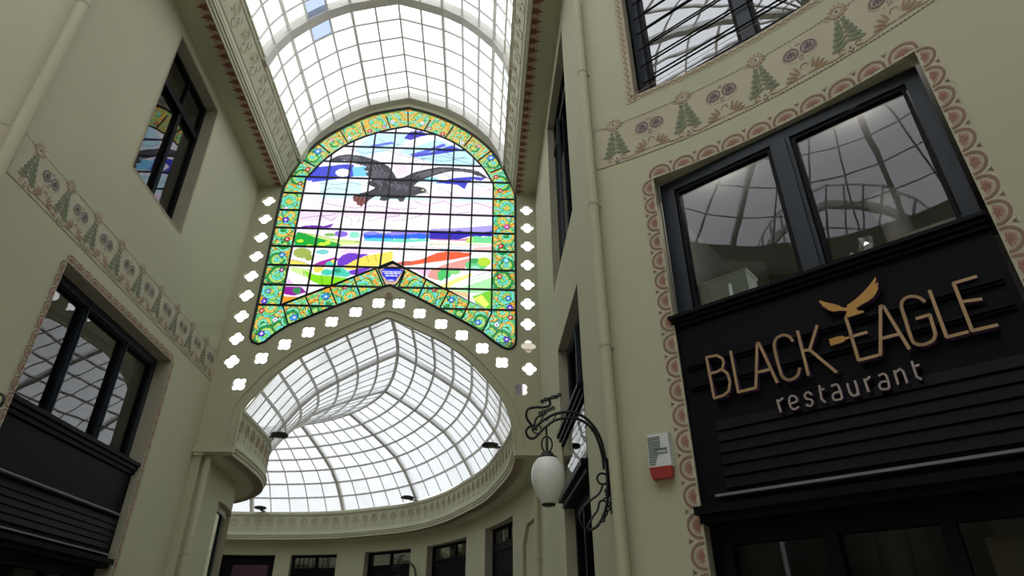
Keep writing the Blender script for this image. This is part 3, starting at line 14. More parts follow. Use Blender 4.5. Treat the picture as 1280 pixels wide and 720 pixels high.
# ---------------------------------------------------------------- materials
def lin(c): return tuple((v/255/12.92 if v/255 <= .04045 else ((v/255+.055)/1.055)**2.4) for v in c)
def mat(name, rgb, rough=.6, metal=0, var=.06, scale=3.0, bump=0.0, spec=.4):
    m = bpy.data.materials.new(name); m.use_nodes = True; nt = m.node_tree; b = nt.nodes['Principled BSDF']
    b.inputs['Roughness'].default_value = rough; b.inputs['Metallic'].default_value = metal
    b.inputs['Specular IOR Level'].default_value = spec
    tc = nt.nodes.new('ShaderNodeTexCoord'); n = nt.nodes.new('ShaderNodeTexNoise'); n.inputs['Scale'].default_value = scale
    n.inputs['Detail'].default_value = 5
    nt.links.new(tc.outputs['Object'], n.inputs['Vector'])
    r = nt.nodes.new('ShaderNodeValToRGB'); e = r.color_ramp.elements
    e[0].position = .3; e[1].position = .7
    e[0].color = tuple(c*(1-var) for c in rgb)+(1,); e[1].color = tuple(min(1, c*(1+var)) for c in rgb)+(1,)
    nt.links.new(n.outputs['Fac'], r.inputs['Fac']); nt.links.new(r.outputs['Color'], b.inputs['Base Color'])
    if bump:
        bp = nt.nodes.new('ShaderNodeBump'); bp.inputs['Strength'].default_value = bump; bp.inputs['Distance'].default_value = .01
        n2 = nt.nodes.new('ShaderNodeTexNoise'); n2.inputs['Scale'].default_value = scale*30
        nt.links.new(tc.outputs['Object'], n2.inputs['Vector']); nt.links.new(n2.outputs['Fac'], bp.inputs['Height'])
        nt.links.new(bp.outputs['Normal'], b.inputs['Normal'])
    return m
def glass_mat(name, tint, ior=1.9, rough=0.0, glossy=(1, 1, 1), frost=0.0, wave=0.0):
    m = bpy.data.materials.new(name); m.use_nodes = True; nt = m.node_tree; nt.nodes.clear()
    o = nt.nodes.new('ShaderNodeOutputMaterial'); mix = nt.nodes.new('ShaderNodeMixShader'); f = nt.nodes.new('ShaderNodeFresnel')
    f.inputs['IOR'].default_value = ior
    t = nt.nodes.new('ShaderNodeBsdfTransparent'); t.inputs['Color'].default_value = (*tint, 1)
    g = nt.nodes.new('ShaderNodeBsdfGlossy'); g.inputs['Roughness'].default_value = rough; g.inputs['Color'].default_value = (*glossy, 1)
    first = t
    if frost:
        d = nt.nodes.new('ShaderNodeBsdfTranslucent'); d.inputs['Color'].default_value = (.49, .505, .51, 1) if frost > .3 else (.8, .8, .78, 1)
        mx = nt.nodes.new('ShaderNodeMixShader')
        tc = nt.nodes.new('ShaderNodeTexCoord'); n = nt.nodes.new('ShaderNodeTexNoise'); n.inputs['Scale'].default_value = 1.3; n.inputs['Detail'].default_value = 4
        mr = nt.nodes.new('ShaderNodeMapRange'); mr.inputs['From Min'].default_value = .35; mr.inputs['From Max'].default_value = .7
        mr.inputs['To Min'].default_value = .35 if frost > .3 else 0; mr.inputs['To Max'].default_value = frost*2
        nt.links.new(tc.outputs['Object'], n.inputs['Vector']); nt.links.new(n.outputs['Fac'], mr.inputs['Value'])
        nt.links.new(mr.outputs['Result'], mx.inputs['Fac']); nt.links.new(t.outputs[0], mx.inputs[1]); nt.links.new(d.outputs[0], mx.inputs[2])
        first = mx
    if wave:
        tc2 = nt.nodes.new('ShaderNodeTexCoord'); n2 = nt.nodes.new('ShaderNodeTexNoise'); n2.inputs['Scale'].default_value = 1.6
        bp = nt.nodes.new('ShaderNodeBump'); bp.inputs['Strength'].default_value = wave; bp.inputs['Distance'].default_value = .02
        nt.links.new(tc2.outputs['Object'], n2.inputs['Vector']); nt.links.new(n2.outputs['Fac'], bp.inputs['Height']); nt.links.new(bp.outputs['Normal'], g.inputs['Normal'])
    nt.links.new(f.outputs[0], mix.inputs['Fac']); nt.links.new(first.outputs[0], mix.inputs[1]); nt.links.new(g.outputs[0], mix.inputs[2])
    nt.links.new(mix.outputs[0], o.inputs['Surface'])
    return m
M = {}
M['plaster'] = mat('cream_plaster', (.50, .49, .345), .85, var=.05, scale=.6, bump=.05)
M['cornice'] = mat('pale_cornice_plaster', (.53, .52, .385), .85, var=.05, scale=1)
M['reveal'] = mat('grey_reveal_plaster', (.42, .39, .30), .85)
M['relief'] = mat('ochre_relief_paint', (.45, .35, .23), .8)
M['ground'] = mat('pinkish_band_paint', (.515, .475, .355), .85, scale=2)
M['ring'] = mat('brown_paint', (.27, .17, .125), .85)
M['redp'] = mat('brick_red_paint', (.33, .165, .125), .85)
M['pinkp'] = mat('pink_paint', (.47, .355, .28), .85)
M['brown'] = mat('ochre_brown_paint', (.36, .24, .15), .85)
M['greenp'] = mat('sage_green_paint', (.20, .225, .15), .85)
M['purple'] = mat('violet_paint', (.17, .12, .17), .85)
M['dart'] = mat('dark_brown_paint', (.16, .11, .085), .85)
M['tri'] = mat('maroon_paint', (.23, .085, .065), .85)
M['black'] = mat('black_joinery_paint', (.0048, .0046, .0065), .5, var=.2, spec=.10)
M['slate'] = mat('slate_blue_joinery_paint', (.018, .024, .036), .45, var=.15, spec=.3)
M['lite'] = mat('painted_edge_highlight', (.20, .19, .21), .4)  # pale tone puts the light caught by the bevel into the colour
M['iron'] = mat('wrought_iron', (.012, .012, .013), .45, metal=.3)
M['steel'] = mat('roof_bar_paint', (.80, .80, .77), .6)
M['ribm'] = mat('roof_rib_paint', (.62, .60, .54), .6)
M['lead'] = mat('lead_bar', (.012, .014, .022), .5)
M['opal'] = mat('opal_glass', (.74, .76, .72), .18, var=.02)
M['white'] = mat('white_plastic', (.62, .66, .66), .45, var=.02)
M['grille'] = mat('grey_grille', (.16, .18, .18), .6)
M['redplastic'] = mat('red_plastic', (.42, .05, .045), .35)
M['gold'] = mat('brass_letter_face', (.42, .27, .15), .45, metal=.2, spec=.3)
M['goldside'] = mat('letter_side_violet', (.10, .05, .13), .4)
M['silverletter'] = mat('pale_letter_face', (.40, .33, .31), .45, metal=.2, spec=.3)
M['goldem'] = mat('amber_emblem', (.50, .27, .07), .45, metal=.2, spec=.3)
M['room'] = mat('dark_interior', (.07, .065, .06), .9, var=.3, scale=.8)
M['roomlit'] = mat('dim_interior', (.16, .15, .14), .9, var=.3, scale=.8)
M['box'] = mat('pale_crate_plastic', (.72, .80, .72), .4, var=.05)
M['foil'] = mat('silver_foil', (.8, .8, .8), .18, metal=1)
M['board'] = mat('pale_grey_board', (.62, .60, .56), .6)
M['lamp_dark'] = mat('floodlight_casing', (.02, .02, .022), .4)
M['pave'] = mat('stone_paving', (.34, .32, .28), .7, scale=2)
M['outer'] = mat('pink_render_outside', (.85, .72, .69), .9)
M['pinkish'] = mat('maroon_poster', (.08, .03, .05), .6)
M['brownpane'] = mat('tan_backing', (.30, .26, .20), .8)
M['win'] = glass_mat('window_glass', (.75, .78, .78), 2.1, 0, wave=.06)
M['winsoft'] = glass_mat('shop_glass', (.45, .46, .46), 1.25)
M['winbe'] = glass_mat('restaurant_glass', (.80, .82, .82), 1.62, 0, wave=.06)
M['winhi'] = glass_mat('reflective_glass', (.6, .62, .64), 3.3, 0, wave=.08)
M['roofg'] = glass_mat('roof_glass', (.95, .96, .97), 1.25, .1, frost=.06)
M['roofg2'] = glass_mat('dusty_roof_glass', (.49, .505, .51), 1.25, .1, frost=.45)
M['roofblue'] = glass_mat('clear_blue_roof_glass', (.30, .36, .52), 1.25, .1)

def stained():
    m = bpy.data.materials.new('stained_glass'); m.use_nodes = True; nt = m.node_tree; nt.nodes.clear()
    o = nt.nodes.new('ShaderNodeOutputMaterial'); a = nt.nodes.new('ShaderNodeAttribute'); a.attribute_name = 'glass_colour'
    t = nt.nodes.new('ShaderNodeBsdfTransparent'); g = nt.nodes.new('ShaderNodeBsdfGlossy'); g.inputs['Roughness'].default_value = .15
    mx = nt.nodes.new('ShaderNodeMixShader'); mx.inputs['Fac'].default_value = .03
    tr = nt.nodes.new('ShaderNodeBsdfTranslucent'); m2 = nt.nodes.new('ShaderNodeMixShader'); m2.inputs['Fac'].default_value = .25
    nt.links.new(a.outputs['Color'], t.inputs['Color']); nt.links.new(a.outputs['Color'], tr.inputs['Color'])
    nt.links.new(t.outputs[0], m2.inputs[1]); nt.links.new(tr.outputs[0], m2.inputs[2])
    nt.links.new(m2.outputs[0], mx.inputs[1]); nt.links.new(g.outputs[0], mx.inputs[2]); nt.links.new(mx.outputs[0], o.inputs['Surface'])
    return m
M['sg'] = stained()

# ---------------------------------------------------------------- object helpers
def tag(o, label=None, cat=None, group=None, kind=None):
    if label: o['label'] = label
    if cat: o['category'] = cat
    if group: o['group'] = group
    if kind: o['kind'] = kind
    return o
def empty(name, base, label=None, cat=None, group=None, kind=None):
    o = bpy.data.objects.new(name, None); col.objects.link(o); o.location = Wd(base); o.empty_display_size = .2
    return tag(o, label, cat, group, kind)
def abs_loc(o):
    v = Vector((0, 0, 0))
    while o is not None: v += o.location; o = o.parent
    return v
class MB:
    """collects faces (decametre coordinates) and links them as one mesh object"""
    def __init__(s): s.v = []; s.f = []; s.m = []
    def add(s, vs, fs, mi=0):
        b = len(s.v); s.v += [tuple(p) for p in vs]
        for f in fs: s.f.append(tuple(i+b for i in f)); s.m.append(mi)
        return s
    def poly(s, pts, mi=0): return s.add(pts, [tuple(range(len(pts)))], mi)
    def hexa(s, p, mi=0):      # 8 points: bottom ring 0-3, top ring 4-7
        return s.add(p, [(0, 3, 2, 1), (4, 5, 6, 7), (0, 1, 5, 4), (1, 2, 6, 5), (2, 3, 7, 6), (3, 0, 4, 7)], mi)
    def box(s, mp, u0, u1, v0, v1, w0, w1, mi=0, nu=1):
        for i in range(nu):
            a = u0+(u1-u0)*i/nu; b = u0+(u1-u0)*(i+1)/nu
            s.hexa([mp(a, v0, w0), mp(b, v0, w0), mp(b, v0, w1), mp(a, v0, w1), mp(a, v1, w0), mp(b, v1, w0), mp(b, v1, w1), mp(a, v1, w1)], mi)
        return s
    def tube(s, pts, r, n=8, mi=0, closed=False):
        pts = [Vector(p) for p in pts]; N = len(pts); rings = []
        up = None
        for i, p in enumerate(pts):
            if closed: t = pts[(i+1) % N]-pts[i-1]
            else: t = pts[min(i+1, N-1)]-pts[max(i-1, 0)]
            if t.length < 1e-9: t = Vector((0, 0, 1))
            t.normalize()
            if up is None: up = Vector((0, 0, 1)) if abs(t.z) < .9 else Vector((1, 0, 0))
            a = t.cross(up)
            if a.length < 1e-4: a = t.cross(Vector((.3, .9, .1)))
            a.normalize(); b = t.cross(a).normalized(); up = -b if (-b).dot(up) > 0 else b
            rr = r[i] if isinstance(r, (list, tuple)) else r
            rings.append([p+a*rr*cos(2*PI*k/n)+up*rr*sin(2*PI*k/n) for k in range(n)])
        base = len(s.v); s.v += [tuple(q) for rg in rings for q in rg]
        M_ = N if closed else N-1
        for i in range(M_):
            j = (i+1) % N
            for k in range(n):
                k2 = (k+1) % n
                s.f.append((base+i*n+k, base+i*n+k2, base+j*n+k2, base+j*n+k)); s.m.append(mi)
        if not closed:
            s.f.append(tuple(base+k for k in range(n))[::-1]); s.m.append(mi)
            s.f.append(tuple(base+(N-1)*n+k for k in range(n))); s.m.append(mi)
        return s
    def beam(s, pts, w, h, side=None, mi=0):   # rectangular bar along pts; side(i) gives the sideways direction
        pts = [Vector(p) for p in pts]; N = len(pts); R_ = []
        for i, p in enumerate(pts):
            t = (pts[min(i+1, N-1)]-pts[max(i-1, 0)]).normalized()
            up = Vector(side(i)) if side else Vector((0, 0, 1))
            a = t.cross(up)
            if a.length < 1e-5: a = t.cross(Vector((1, 0, 0)))
            a.normalize(); b = a.cross(t).normalized()
            R_.append([p+a*w/2+b*h/2, p-a*w/2+b*h/2, p-a*w/2-b*h/2, p+a*w/2-b*h/2])
        base = len(s.v); s.v += [tuple(q) for r in R_ for q in r]
        for i in range(N-1):
            for k in range(4):
                k2 = (k+1) % 4; s.f.append((base+4*i+k, base+4*i+k2, base+4*i+4+k2, base+4*i+4+k)); s.m.append(mi)
        s.f.append((base, base+1, base+2, base+3)); s.m.append(mi)
        e = base+4*(N-1); s.f.append((e+3, e+2, e+1, e)); s.m.append(mi)
        return s
    def lathe(s, c, prof, n=24, mi=0):         # prof: (radius, z) about the vertical through c
        rings = [[(c[0]+r*cos(2*PI*k/n), c[1]+r*sin(2*PI*k/n), z) for k in range(n)] for r, z in prof]
        base = len(s.v); s.v += [q for rg in rings for q in rg]
        for i in range(len(prof)-1):
            for k in range(n):
                k2 = (k+1) % n; s.f.append((base+i*n+k, base+i*n+k2, base+(i+1)*n+k2, base+(i+1)*n+k)); s.m.append(mi)
        s.f.append(tuple(base+k for k in range(n))[::-1]); s.m.append(mi)
        s.f.append(tuple(base+(len(prof)-1)*n+k for k in range(n))); s.m.append(mi)
        return s
    def build(s, name, mats, parent=None, smooth=False, fixn=True, label=None, cat=None, group=None, kind=None, toward=None, own_base=False):
        me = bpy.data.meshes.new(name); mats = mats if isinstance(mats, (list, tuple)) else [mats]
        if parent is not None: base = abs_loc(parent)
        elif own_base:
            w = [Wd(p) for p in s.v]; base = Vector((sum(p[0] for p in w)/len(w), sum(p[1] for p in w)/len(w), min(p[2] for p in w)))
        else: base = Vector((0, 0, 0))
        me.from_pydata([tuple(Vector(Wd(p))-base) for p in s.v], [], s.f)
        for m in mats: me.materials.append(M[m])
        me.polygons.foreach_set('material_index', s.m)
        if smooth: me.polygons.foreach_set('use_smooth', [True]*len(me.polygons))
        if fixn:
            bm = bmesh.new(); bm.from_mesh(me); bmesh.ops.recalc_face_normals(bm, faces=bm.faces); bm.to_mesh(me); bm.free()
        if toward is not None:   # single sheets: turn every face to look at a point
            bm = bmesh.new(); bm.from_mesh(me); T = Vector(Wd(toward))-base
            for f in bm.faces:
                if f.normal.dot(T-f.calc_center_median()) < 0: f.normal_flip()
            bm.to_mesh(me); bm.free()
        o = bpy.data.objects.new(name, me); col.objects.link(o)
        if parent is not None: o.parent = parent
        else: o.location = base
        return tag(o, label, cat, group, kind)

# ---------------------------------------------------------------- the walls as surfaces (u along, v height, w out of the wall)
XL, XR, YD = -.438, .102, 1.0
HC = (-.168, -.044); HR = .561
def mapL(u, v, w): return (XL+w, u, v)
def mapR(u, v, w): return (XR-w, u, v)
def mapHL(u, v, w): return (HC[0]+(.5806-w)*sin(rad(u)), HC[1]+(.5806-w)*cos(rad(u)), v)
def mapH(u, v, w): return (HC[0]+(HR-w)*sin(rad(u)), HC[1]+(HR-w)*cos(rad(u)), v)
TH = rad(44.15); NX, NY = sin(TH), cos(TH)
def mapP(u, v, w):             # flat shopfront plane of the restaurant
    d = .565-w; return (HC[0]+NX*d+NY*u, HC[1]+NY*d-NX*u, v)
def catmull(P, n=8):
    P = [np.array(p, float) for p in P]; Q = [2*P[0]-P[1]]+P+[2*P[-1]-P[-2]]; out = []
    for i in range(1, len(Q)-2):
        for k in range(n):
            t = k/n; a, b, c, d = Q[i-1], Q[i], Q[i+1], Q[i+2]
            out.append(.5*((2*b)+(c-a)*t+(2*a-5*b+4*c-d)*t*t+(3*b-a-3*c+d)*t**3))
    out.append(P[-1]); return [tuple(float(x) for x in p) for p in out]
OUTER = catmull([(.058, 1.0), (.055, 1.10), (.039, 1.215), (.012, 1.35), (-.032, 1.475), (-.075, 1.58), (-.135, 1.678), (-.20, 1.745), (-.28, 1.795), (-.36, 1.838), (-.443, 1.863), (-.55, 1.872), (-.667, 1.87), (-.80, 1.845), (-.95, 1.79)])
INNER = catmull([(-.379, 1.0), (-.379, 1.09), (-.384, 1.17), (-.402, 1.245), (-.435, 1.31), (-.492, 1.375), (-.57, 1.42), (-.68, 1.44), (-.80, 1.42), (-.90, 1.37)])
class Path:
    def __init__(s, pts):
        s.p = [np.array(q) for q in pts]; s.L = [0]
        for a, b in zip(s.p, s.p[1:]): s.L.append(s.L[-1]+float(np.linalg.norm(b-a)))
    def at(s, l):
        l = max(0, min(s.L[-1]-1e-6, l)); i = max(0, np.searchsorted(s.L, l, side='right')-1); i = min(i, len(s.p)-2)
        t = (l-s.L[i])/(s.L[i+1]-s.L[i]); p = s.p[i]*(1-t)+s.p[i+1]*t
        def tan(j):
            a = s.p[max(0, j-1)]; b = s.p[min(len(s.p)-1, j+1)]; return (b-a)/np.linalg.norm(b-a)
        T = tan(i)*(1-t)+tan(i+1)*t; T /= np.linalg.norm(T); return p, T
PO, PI_ = Path(OUTER), Path(INNER)
SET = .046                     # the ring walls stand this far behind the cornice edge
def mapO(u, v, w):             # w measured from the wall face toward the passage
    p, T = PO.at(u); n = np.array([-T[1], T[0]]); q = p-n*(SET-w); return (float(q[0]), float(q[1]), v)
def mapI(u, v, w):
    p, T = PI_.at(u); n = np.array([T[1], -T[0]]); q = p-n*(SET-w); return (float(q[0]), float(q[1]), v)

def wall(name, mp, u0, u1, v0, v1, holes=(), step=None, mats=('plaster', 'reveal'), kind='structure', parent=None):
    """a plastered wall with openings; each opening (ua,ub,va,vb,depth) gets its reveals"""
    us = {u0, u1}; vs = {v0, v1}
    for h in holes: us |= {h[0], h[1]}; vs |= {max(v0, h[2]), min(v1, h[3])}
    us = sorted(us); vs = sorted(vs)
    if step:
        n = []
        for a, b in zip(us, us[1:]):
            k = max(1, math.ceil((b-a)/step)); n += [a+(b-a)*i/k for i in range(k)]
        us = n+[us[-1]]
    m = MB(); idx = {}
    for i, u in enumerate(us):
        for j, v in enumerate(vs): idx[i, j] = len(m.v); m.v.append(mp(u, v, 0))
    for i in range(len(us)-1):
        for j in range(len(vs)-1):
            cu, cv = (us[i]+us[i+1])/2, (vs[j]+vs[j+1])/2
            if any(h[0] < cu < h[1] and h[2] < cv < h[3] for h in holes): continue
            m.f.append((idx[i, j], idx[i+1, j], idx[i+1, j+1], idx[i, j+1])); m.m.append(0)
    for ua, ub, va, vb, d in holes:
        for u in (ua, ub): m.poly([mp(u, va, 0), mp(u, vb, 0), mp(u, vb, -d), mp(u, va, -d)], 1)
        uu = [u for u in us if ua-1e-9 <= u <= ub+1e-9]
        for v in (va, vb):
            for a, b in zip(uu, uu[1:]): m.poly([mp(a, v, 0), mp(b, v, 0), mp(b, v, -d), mp(a, v, -d)], 1)
    return m.build(name, list(mats), parent=parent, kind=kind, fixn=False)

# ---------------------------------------------------------------- painted stencil ornaments
class Stencil:
    """flat painted shapes lying on a wall surface; scale su converts decametres to the wall's u"""
    def __init__(s, mp, su=1.0): s.mp = mp; s.su = su; s.m = MB(); s.mats = []
    def mi(s, name):
        if name not in s.mats: s.mats.append(name)
        return s.mats.index(name)
    def shape(s, pts, mt, lay=1): s.m.poly([s.mp(u*s.su, v, .0002*lay) for u, v in pts], s.mi(mt))
    def ell(s, u, v, a, b, mt, rot=0, lay=1, n=12):
        c, q = cos(rot), sin(rot)
        s.shape([(u+a*cos(t)*c-b*sin(t)*q, v+a*cos(t)*q+b*sin(t)*c) for t in [2*PI*k/n for k in range(n)]], mt, lay)
    def stroke(s, pts, w, mt, lay=1):
        P = [np.array(p) for p in pts]
        for a, b in zip(P, P[1:]):
            d = b-a; L = np.linalg.norm(d)
            if L < 1e-9: continue
            d = d/L; n = np.array([-d[1], d[0]])*w/2
            s.shape([tuple(a+n-d*w*.2), tuple(a-n-d*w*.2), tuple(b-n+d*w*.2), tuple(b+n+d*w*.2)], mt, lay)
    def ring(s, u, v, r, w, mt, a0=0, a1=2*PI, lay=1, n=16):
        for k in range(n):
            a, b = a0+(a1-a0)*k/n, a0+(a1-a0)*(k+1)/n
            s.shape([(u+r*cos(a), v+r*sin(a)), (u+(r-w)*cos(a), v+(r-w)*sin(a)), (u+(r-w)*cos(b), v+(r-w)*sin(b)), (u+r*cos(b), v+r*sin(b))], mt, lay)
    def build(s, name, kind='structure', parent=None): return s.m.build(name, s.mats, kind=kind, fixn=False, parent=parent)

def frieze(S, ua, ub, first, per, v0=.382, v1=.4285):
    """band of stencilled trees, rosettes and roundels between two dashed lines; u in decametres"""
    k = max(1, int((ub-ua)/.012))
    for i in range(k):
        a = ua+(ub-ua)*i/k; b = ua+(ub-ua)*(i+1)/k
        S.shape([(a, v0), (b, v0), (b, v1), (a, v1)], 'ground', 1)
    u = ua
    while u < ub-.002:
        for v in (v0, v1): S.shape([(u, v-.0004), (u+.0018, v-.0004), (u+.0018, v+.0004), (u, v+.0004)], 'dart', 3)
        u += .0030
    def ok(u, r=0): return ua-.001 <= u-r and u+r <= ub+.001
    n0 = math.floor((ua-first)/per)-1
    for i in range(n0, n0+int((ub-ua)/per)+4):
        c = first+i*per
        if ok(c, .007):
            S.ell(c, v1, .0064, .0064, 'ground', lay=3); S.ring(c, v1, .0056, .0012, 'pinkp', lay=4)
            for k in range(12):
                a = 2*PI*k/12; S.ell(c+.0066*cos(a), v1+.0066*sin(a), .0010, .0006, 'redp', rot=a, lay=4, n=6)
            S.ring(c, v1, .0040, .0004, 'redp', lay=5); S.ell(c, v1, .0010, .0010, 'dart', lay=5)
            for sg in (-1, 1):      # little scrolls beside the rosette
                S.ring(c+sg*.0078, v1-.0024, .0019, .0005, 'brown', a0=0, a1=5, lay=3, n=8)
        if ok(c, .0095):            # the tree: pads in pairs, growing downwards, between scrolls
            for r in range(6):
                z = v1-.0092-r*.0050; l = .0020+r*.00088
                for sg in (-1, 1): S.ell(c+sg*(l+.0003), z-.0008, l, .0021, 'greenp', rot=-sg*.30, lay=3, n=10)
                if r > 1:
                    for sg in (-1, 1): S.ell(c+sg*.0007, z+.0014, .0006, .0008, 'dart', lay=4, n=6)
            S.stroke([(c-.0020, v0+.0035), (c, v0+.0015), (c+.0020, v0+.0035)], .0009, 'dart', 3)
            S.ell(c, v0+.0058, .0009, .0012, 'dart', lay=3, n=6)
            for sg in (-1, 1): S.ring(c+sg*.0062, v0+.0060, .0027, .0009, 'brown', a0=.2, a1=5.2, lay=4, n=12)
        m = c+per/2
        if ok(m, .013):
            for sg in (-1, 1):
                q = m+sg*.0068; z = v0+.0315
                S.ring(q, z, .0061, .0009, 'purple', lay=3); S.ring(q, z, .0046, .0005, 'pinkp', lay=3)
                S.stroke([(q, z-.0036), (q, z+.0036)], .0009, 'purple', 4)
                for dz in (-.0016, .0004):
                    for s2 in (-1, 1): S.stroke([(q, z+dz), (q+s2*.0026, z+dz+.0014)], .0008, 'purple', 4); S.ell(q+s2*.0024, z+dz-.0006, .0010, .0008, 'purple', lay=4, n=6)
                S.stroke([(q-.0014, z+.0010), (q, z+.0030), (q+.0014, z+.0010)], .0006, 'purple', 4)
            S.stroke([(m, v0+.0215), (m-.0018, v0+.0245), (m-.0008, v0+.0262), (m, v0+.0252), (m+.0008, v0+.0262), (m+.0018, v0+.0245), (m, v0+.0215)], .0004, 'purple', 3)
            S.ring(m, v0+.0385, .0012, .0004, 'purple', lay=3, n=8)
            # dotted halo round the pair
            for k in range(26):
                a = 2*PI*k/26; S.ell(m+.0135*cos(a), v0+.0300+.0088*sin(a), .0007, .0005, 'brown', lay=3, n=5)
            # palmette
            S.ring(m, v0+.0140, .0032, .0008, 'brown', a0=-.5, a1=PI+.5, lay=3, n=10)
            for k, a in enumerate((.15, .5, .85, 1.2)):
                for sg in (-1, 1):
                    l = .0048; S.ell(m+sg*(.0030+.0090*cos(a)), v0+.0048+.0090*sin(a), l, .0011, 'brown', rot=a if sg > 0 else PI-a, lay=3, n=8)
            for sg in (-1, 1):      # stems running out to the scrolls of the neighbouring trees
                S.stroke([(m+sg*.0010, v0+.0050), (m+sg*.0100, v0+.0048), (m+sg*.0170, v0+.0035), (m+sg*(per/2-.0100), v0+.0028), (m+sg*(per/2-.0045), v0+.0035)], .0009, 'brown', 3)
def scallops(S, path, r, side=1, fan='redp'):
    """row of half-round fans along a straight edge given as (u0,v0,u1,v1); side: which way the fans open"""
    u0, v0, u1, v1 = path; L = math.hypot(u1-u0, v1-v0); n = max(1, round(L/(2*r))); dx, dy = (u1-u0)/L, (v1-v0)/L
    nx, ny = -dy*side, dx*side; st = L/n; rr = st*.46
    k = max(1, n)
    for i in range(k):
        a, b = i*L/k, (i+1)*L/k
        S.shape([(u0+dx*a, v0+dy*a), (u0+dx*b, v0+dy*b), (u0+dx*b+nx*rr*1.42, v0+dy*b+ny*rr*1.42), (u0+dx*a+nx*rr*1.42, v0+dy*a+ny*rr*1.42)], 'ground', 1)
    base = math.atan2(ny, nx)
    for i in range(n):
        c = (u0+dx*(i+.5)*st+nx*rr*.25, v0+dy*(i+.5)*st+ny*rr*.25)
        S.ring(c[0], c[1], rr, rr*.20, 'ring', a0=base-1.75, a1=base+1.75, lay=3, n=14)
        S.ring(c[0], c[1], rr*.66, rr*.45, 'pinkp', a0=base-1.6, a1=base+1.6, lay=2, n=10)
        for k in range(7):
            a = base-1.35+2.7*k/6; S.ell(c[0]+rr*.34*cos(a), c[1]+rr*.34*sin(a), rr*.24, rr*.065, fan, rot=a, lay=3, n=7)
        S.ell(c[0]+nx*rr*.02, c[1]+ny*rr*.02, rr*.12, rr*.12, fan, lay=3, n=7)
        q = (u0+dx*(i+1)*st+nx*rr*1.02, v0+dy*(i+1)*st+ny*rr*1.02)
        if i < n-1:
            S.shape([(q[0]-dx*rr*.2+nx*rr*.28, q[1]-dy*rr*.2+ny*rr*.28), (q[0]-nx*rr*.12, q[1]-ny*rr*.12), (q[0]+dx*rr*.2+nx*rr*.28, q[1]+dy*rr*.2+ny*rr*.28), (q[0]+nx*rr*.14, q[1]+ny*rr*.14)], 'dart', 3)
def zigzag(S, path, w, side=1):
    u0, v0, u1, v1 = path; L = math.hypot(u1-u0, v1-v0); dx, dy = (u1-u0)/L, (v1-v0)/L; nx, ny = -dy*side, dx*side
    n = max(2, round(L/(w*.9))); st = L/n
    for i in range(n):
        a, b = i*st, (i+1)*st
        P = lambda t, h: (u0+dx*t+nx*h, v0+dy*t+ny*h)
        S.shape([P(a, 0), P(b, 0), P(b, w), P(a, w)], 'ground', 1)
        S.stroke([P(a, w*.28), P((a+b)/2, w*.72), P(b, w*.28)], w*.13, 'brown', 3)
        S.ell(*P((a+b)/2, w*.30), w*.10, w*.10, 'ground', lay=3, n=6); S.ell(*P(a, w*.85), w*.09, w*.09, 'brown', lay=3, n=6)
    S.stroke([(u0, v0), (u1, v1)], w*.10, 'ring', 4)

# ================================================================ the setting
def quadobj(name, pts, m, kind='structure', toward=None):
    b = MB().poly(pts); return b.build(name, m, kind=kind, fixn=False, toward=toward)
FL = -EYE/10
quadobj('floor', [(-6, -6, FL), (6, -6, FL), (6, 6, FL), (-6, 6, FL)], 'pave')

LW = (.592, .857, FL, .3575, .024)       # left shop opening
UW = (.635, .781, .525, .7655, .024)     # left upper window
RLW = (.585, .764, FL, .342, .016)
RUW = (.585, .780, .440, .752, .018)
Y0 = .4477
wall('wall_left', mapL, .470, 1.0, FL, .80, [LW, UW], step=.2)
wall('wall_right', mapR, Y0, 1.0, FL, .80, [RLW, RUW], step=.2)
BE = (33.96, 54.75, FL, .3528, .0135)
BU = (33.36, 55.2, .4560, .7200, .014)
wall('wall_hub_right', mapH, 28.78, 91.2, FL, .80, [BE, BU], step=1.5)
wall('wall_hub_left', mapHL, -91.2, -27.71, FL, .80, [], step=3)
wall('wall_hub_back', mapH, 148.8, 211.2, FL, .80, [], step=3)

# two further wings of the arcade leave the hub, seen only as reflections in the window panes
def rotz(ang):
    def f(p):
        x, y = p[0]-HC[0], p[1]-HC[1]; c, s_ = cos(rad(ang)), sin(rad(ang))
        return (HC[0]+x*c+y*s_, HC[1]-x*s_+y*c, p[2])
    return f
for nm, ang in (('east', 120), ('west', 240)):
    rz_ = rotz(ang)
    wall('wall_'+nm+'_wing', lambda u, v, w: rz_(mapL(u, v, w)), Y0, 1.0, FL, .80, [], step=.3)
    wall('wall_'+nm+'_wing', lambda u, v, w: rz_(mapR(u, v, w)), Y0, 1.0, FL, .80, [], step=.3)
    m = MB(); m.poly([rz_(p) for p in [(XL, 1.0, FL), (XR, 1.0, FL), (XR, 1.0, .8), (XL, 1.0, .8)]]); m.build('wall_'+nm+'_end', 'plaster', kind='structure', fixn=False)

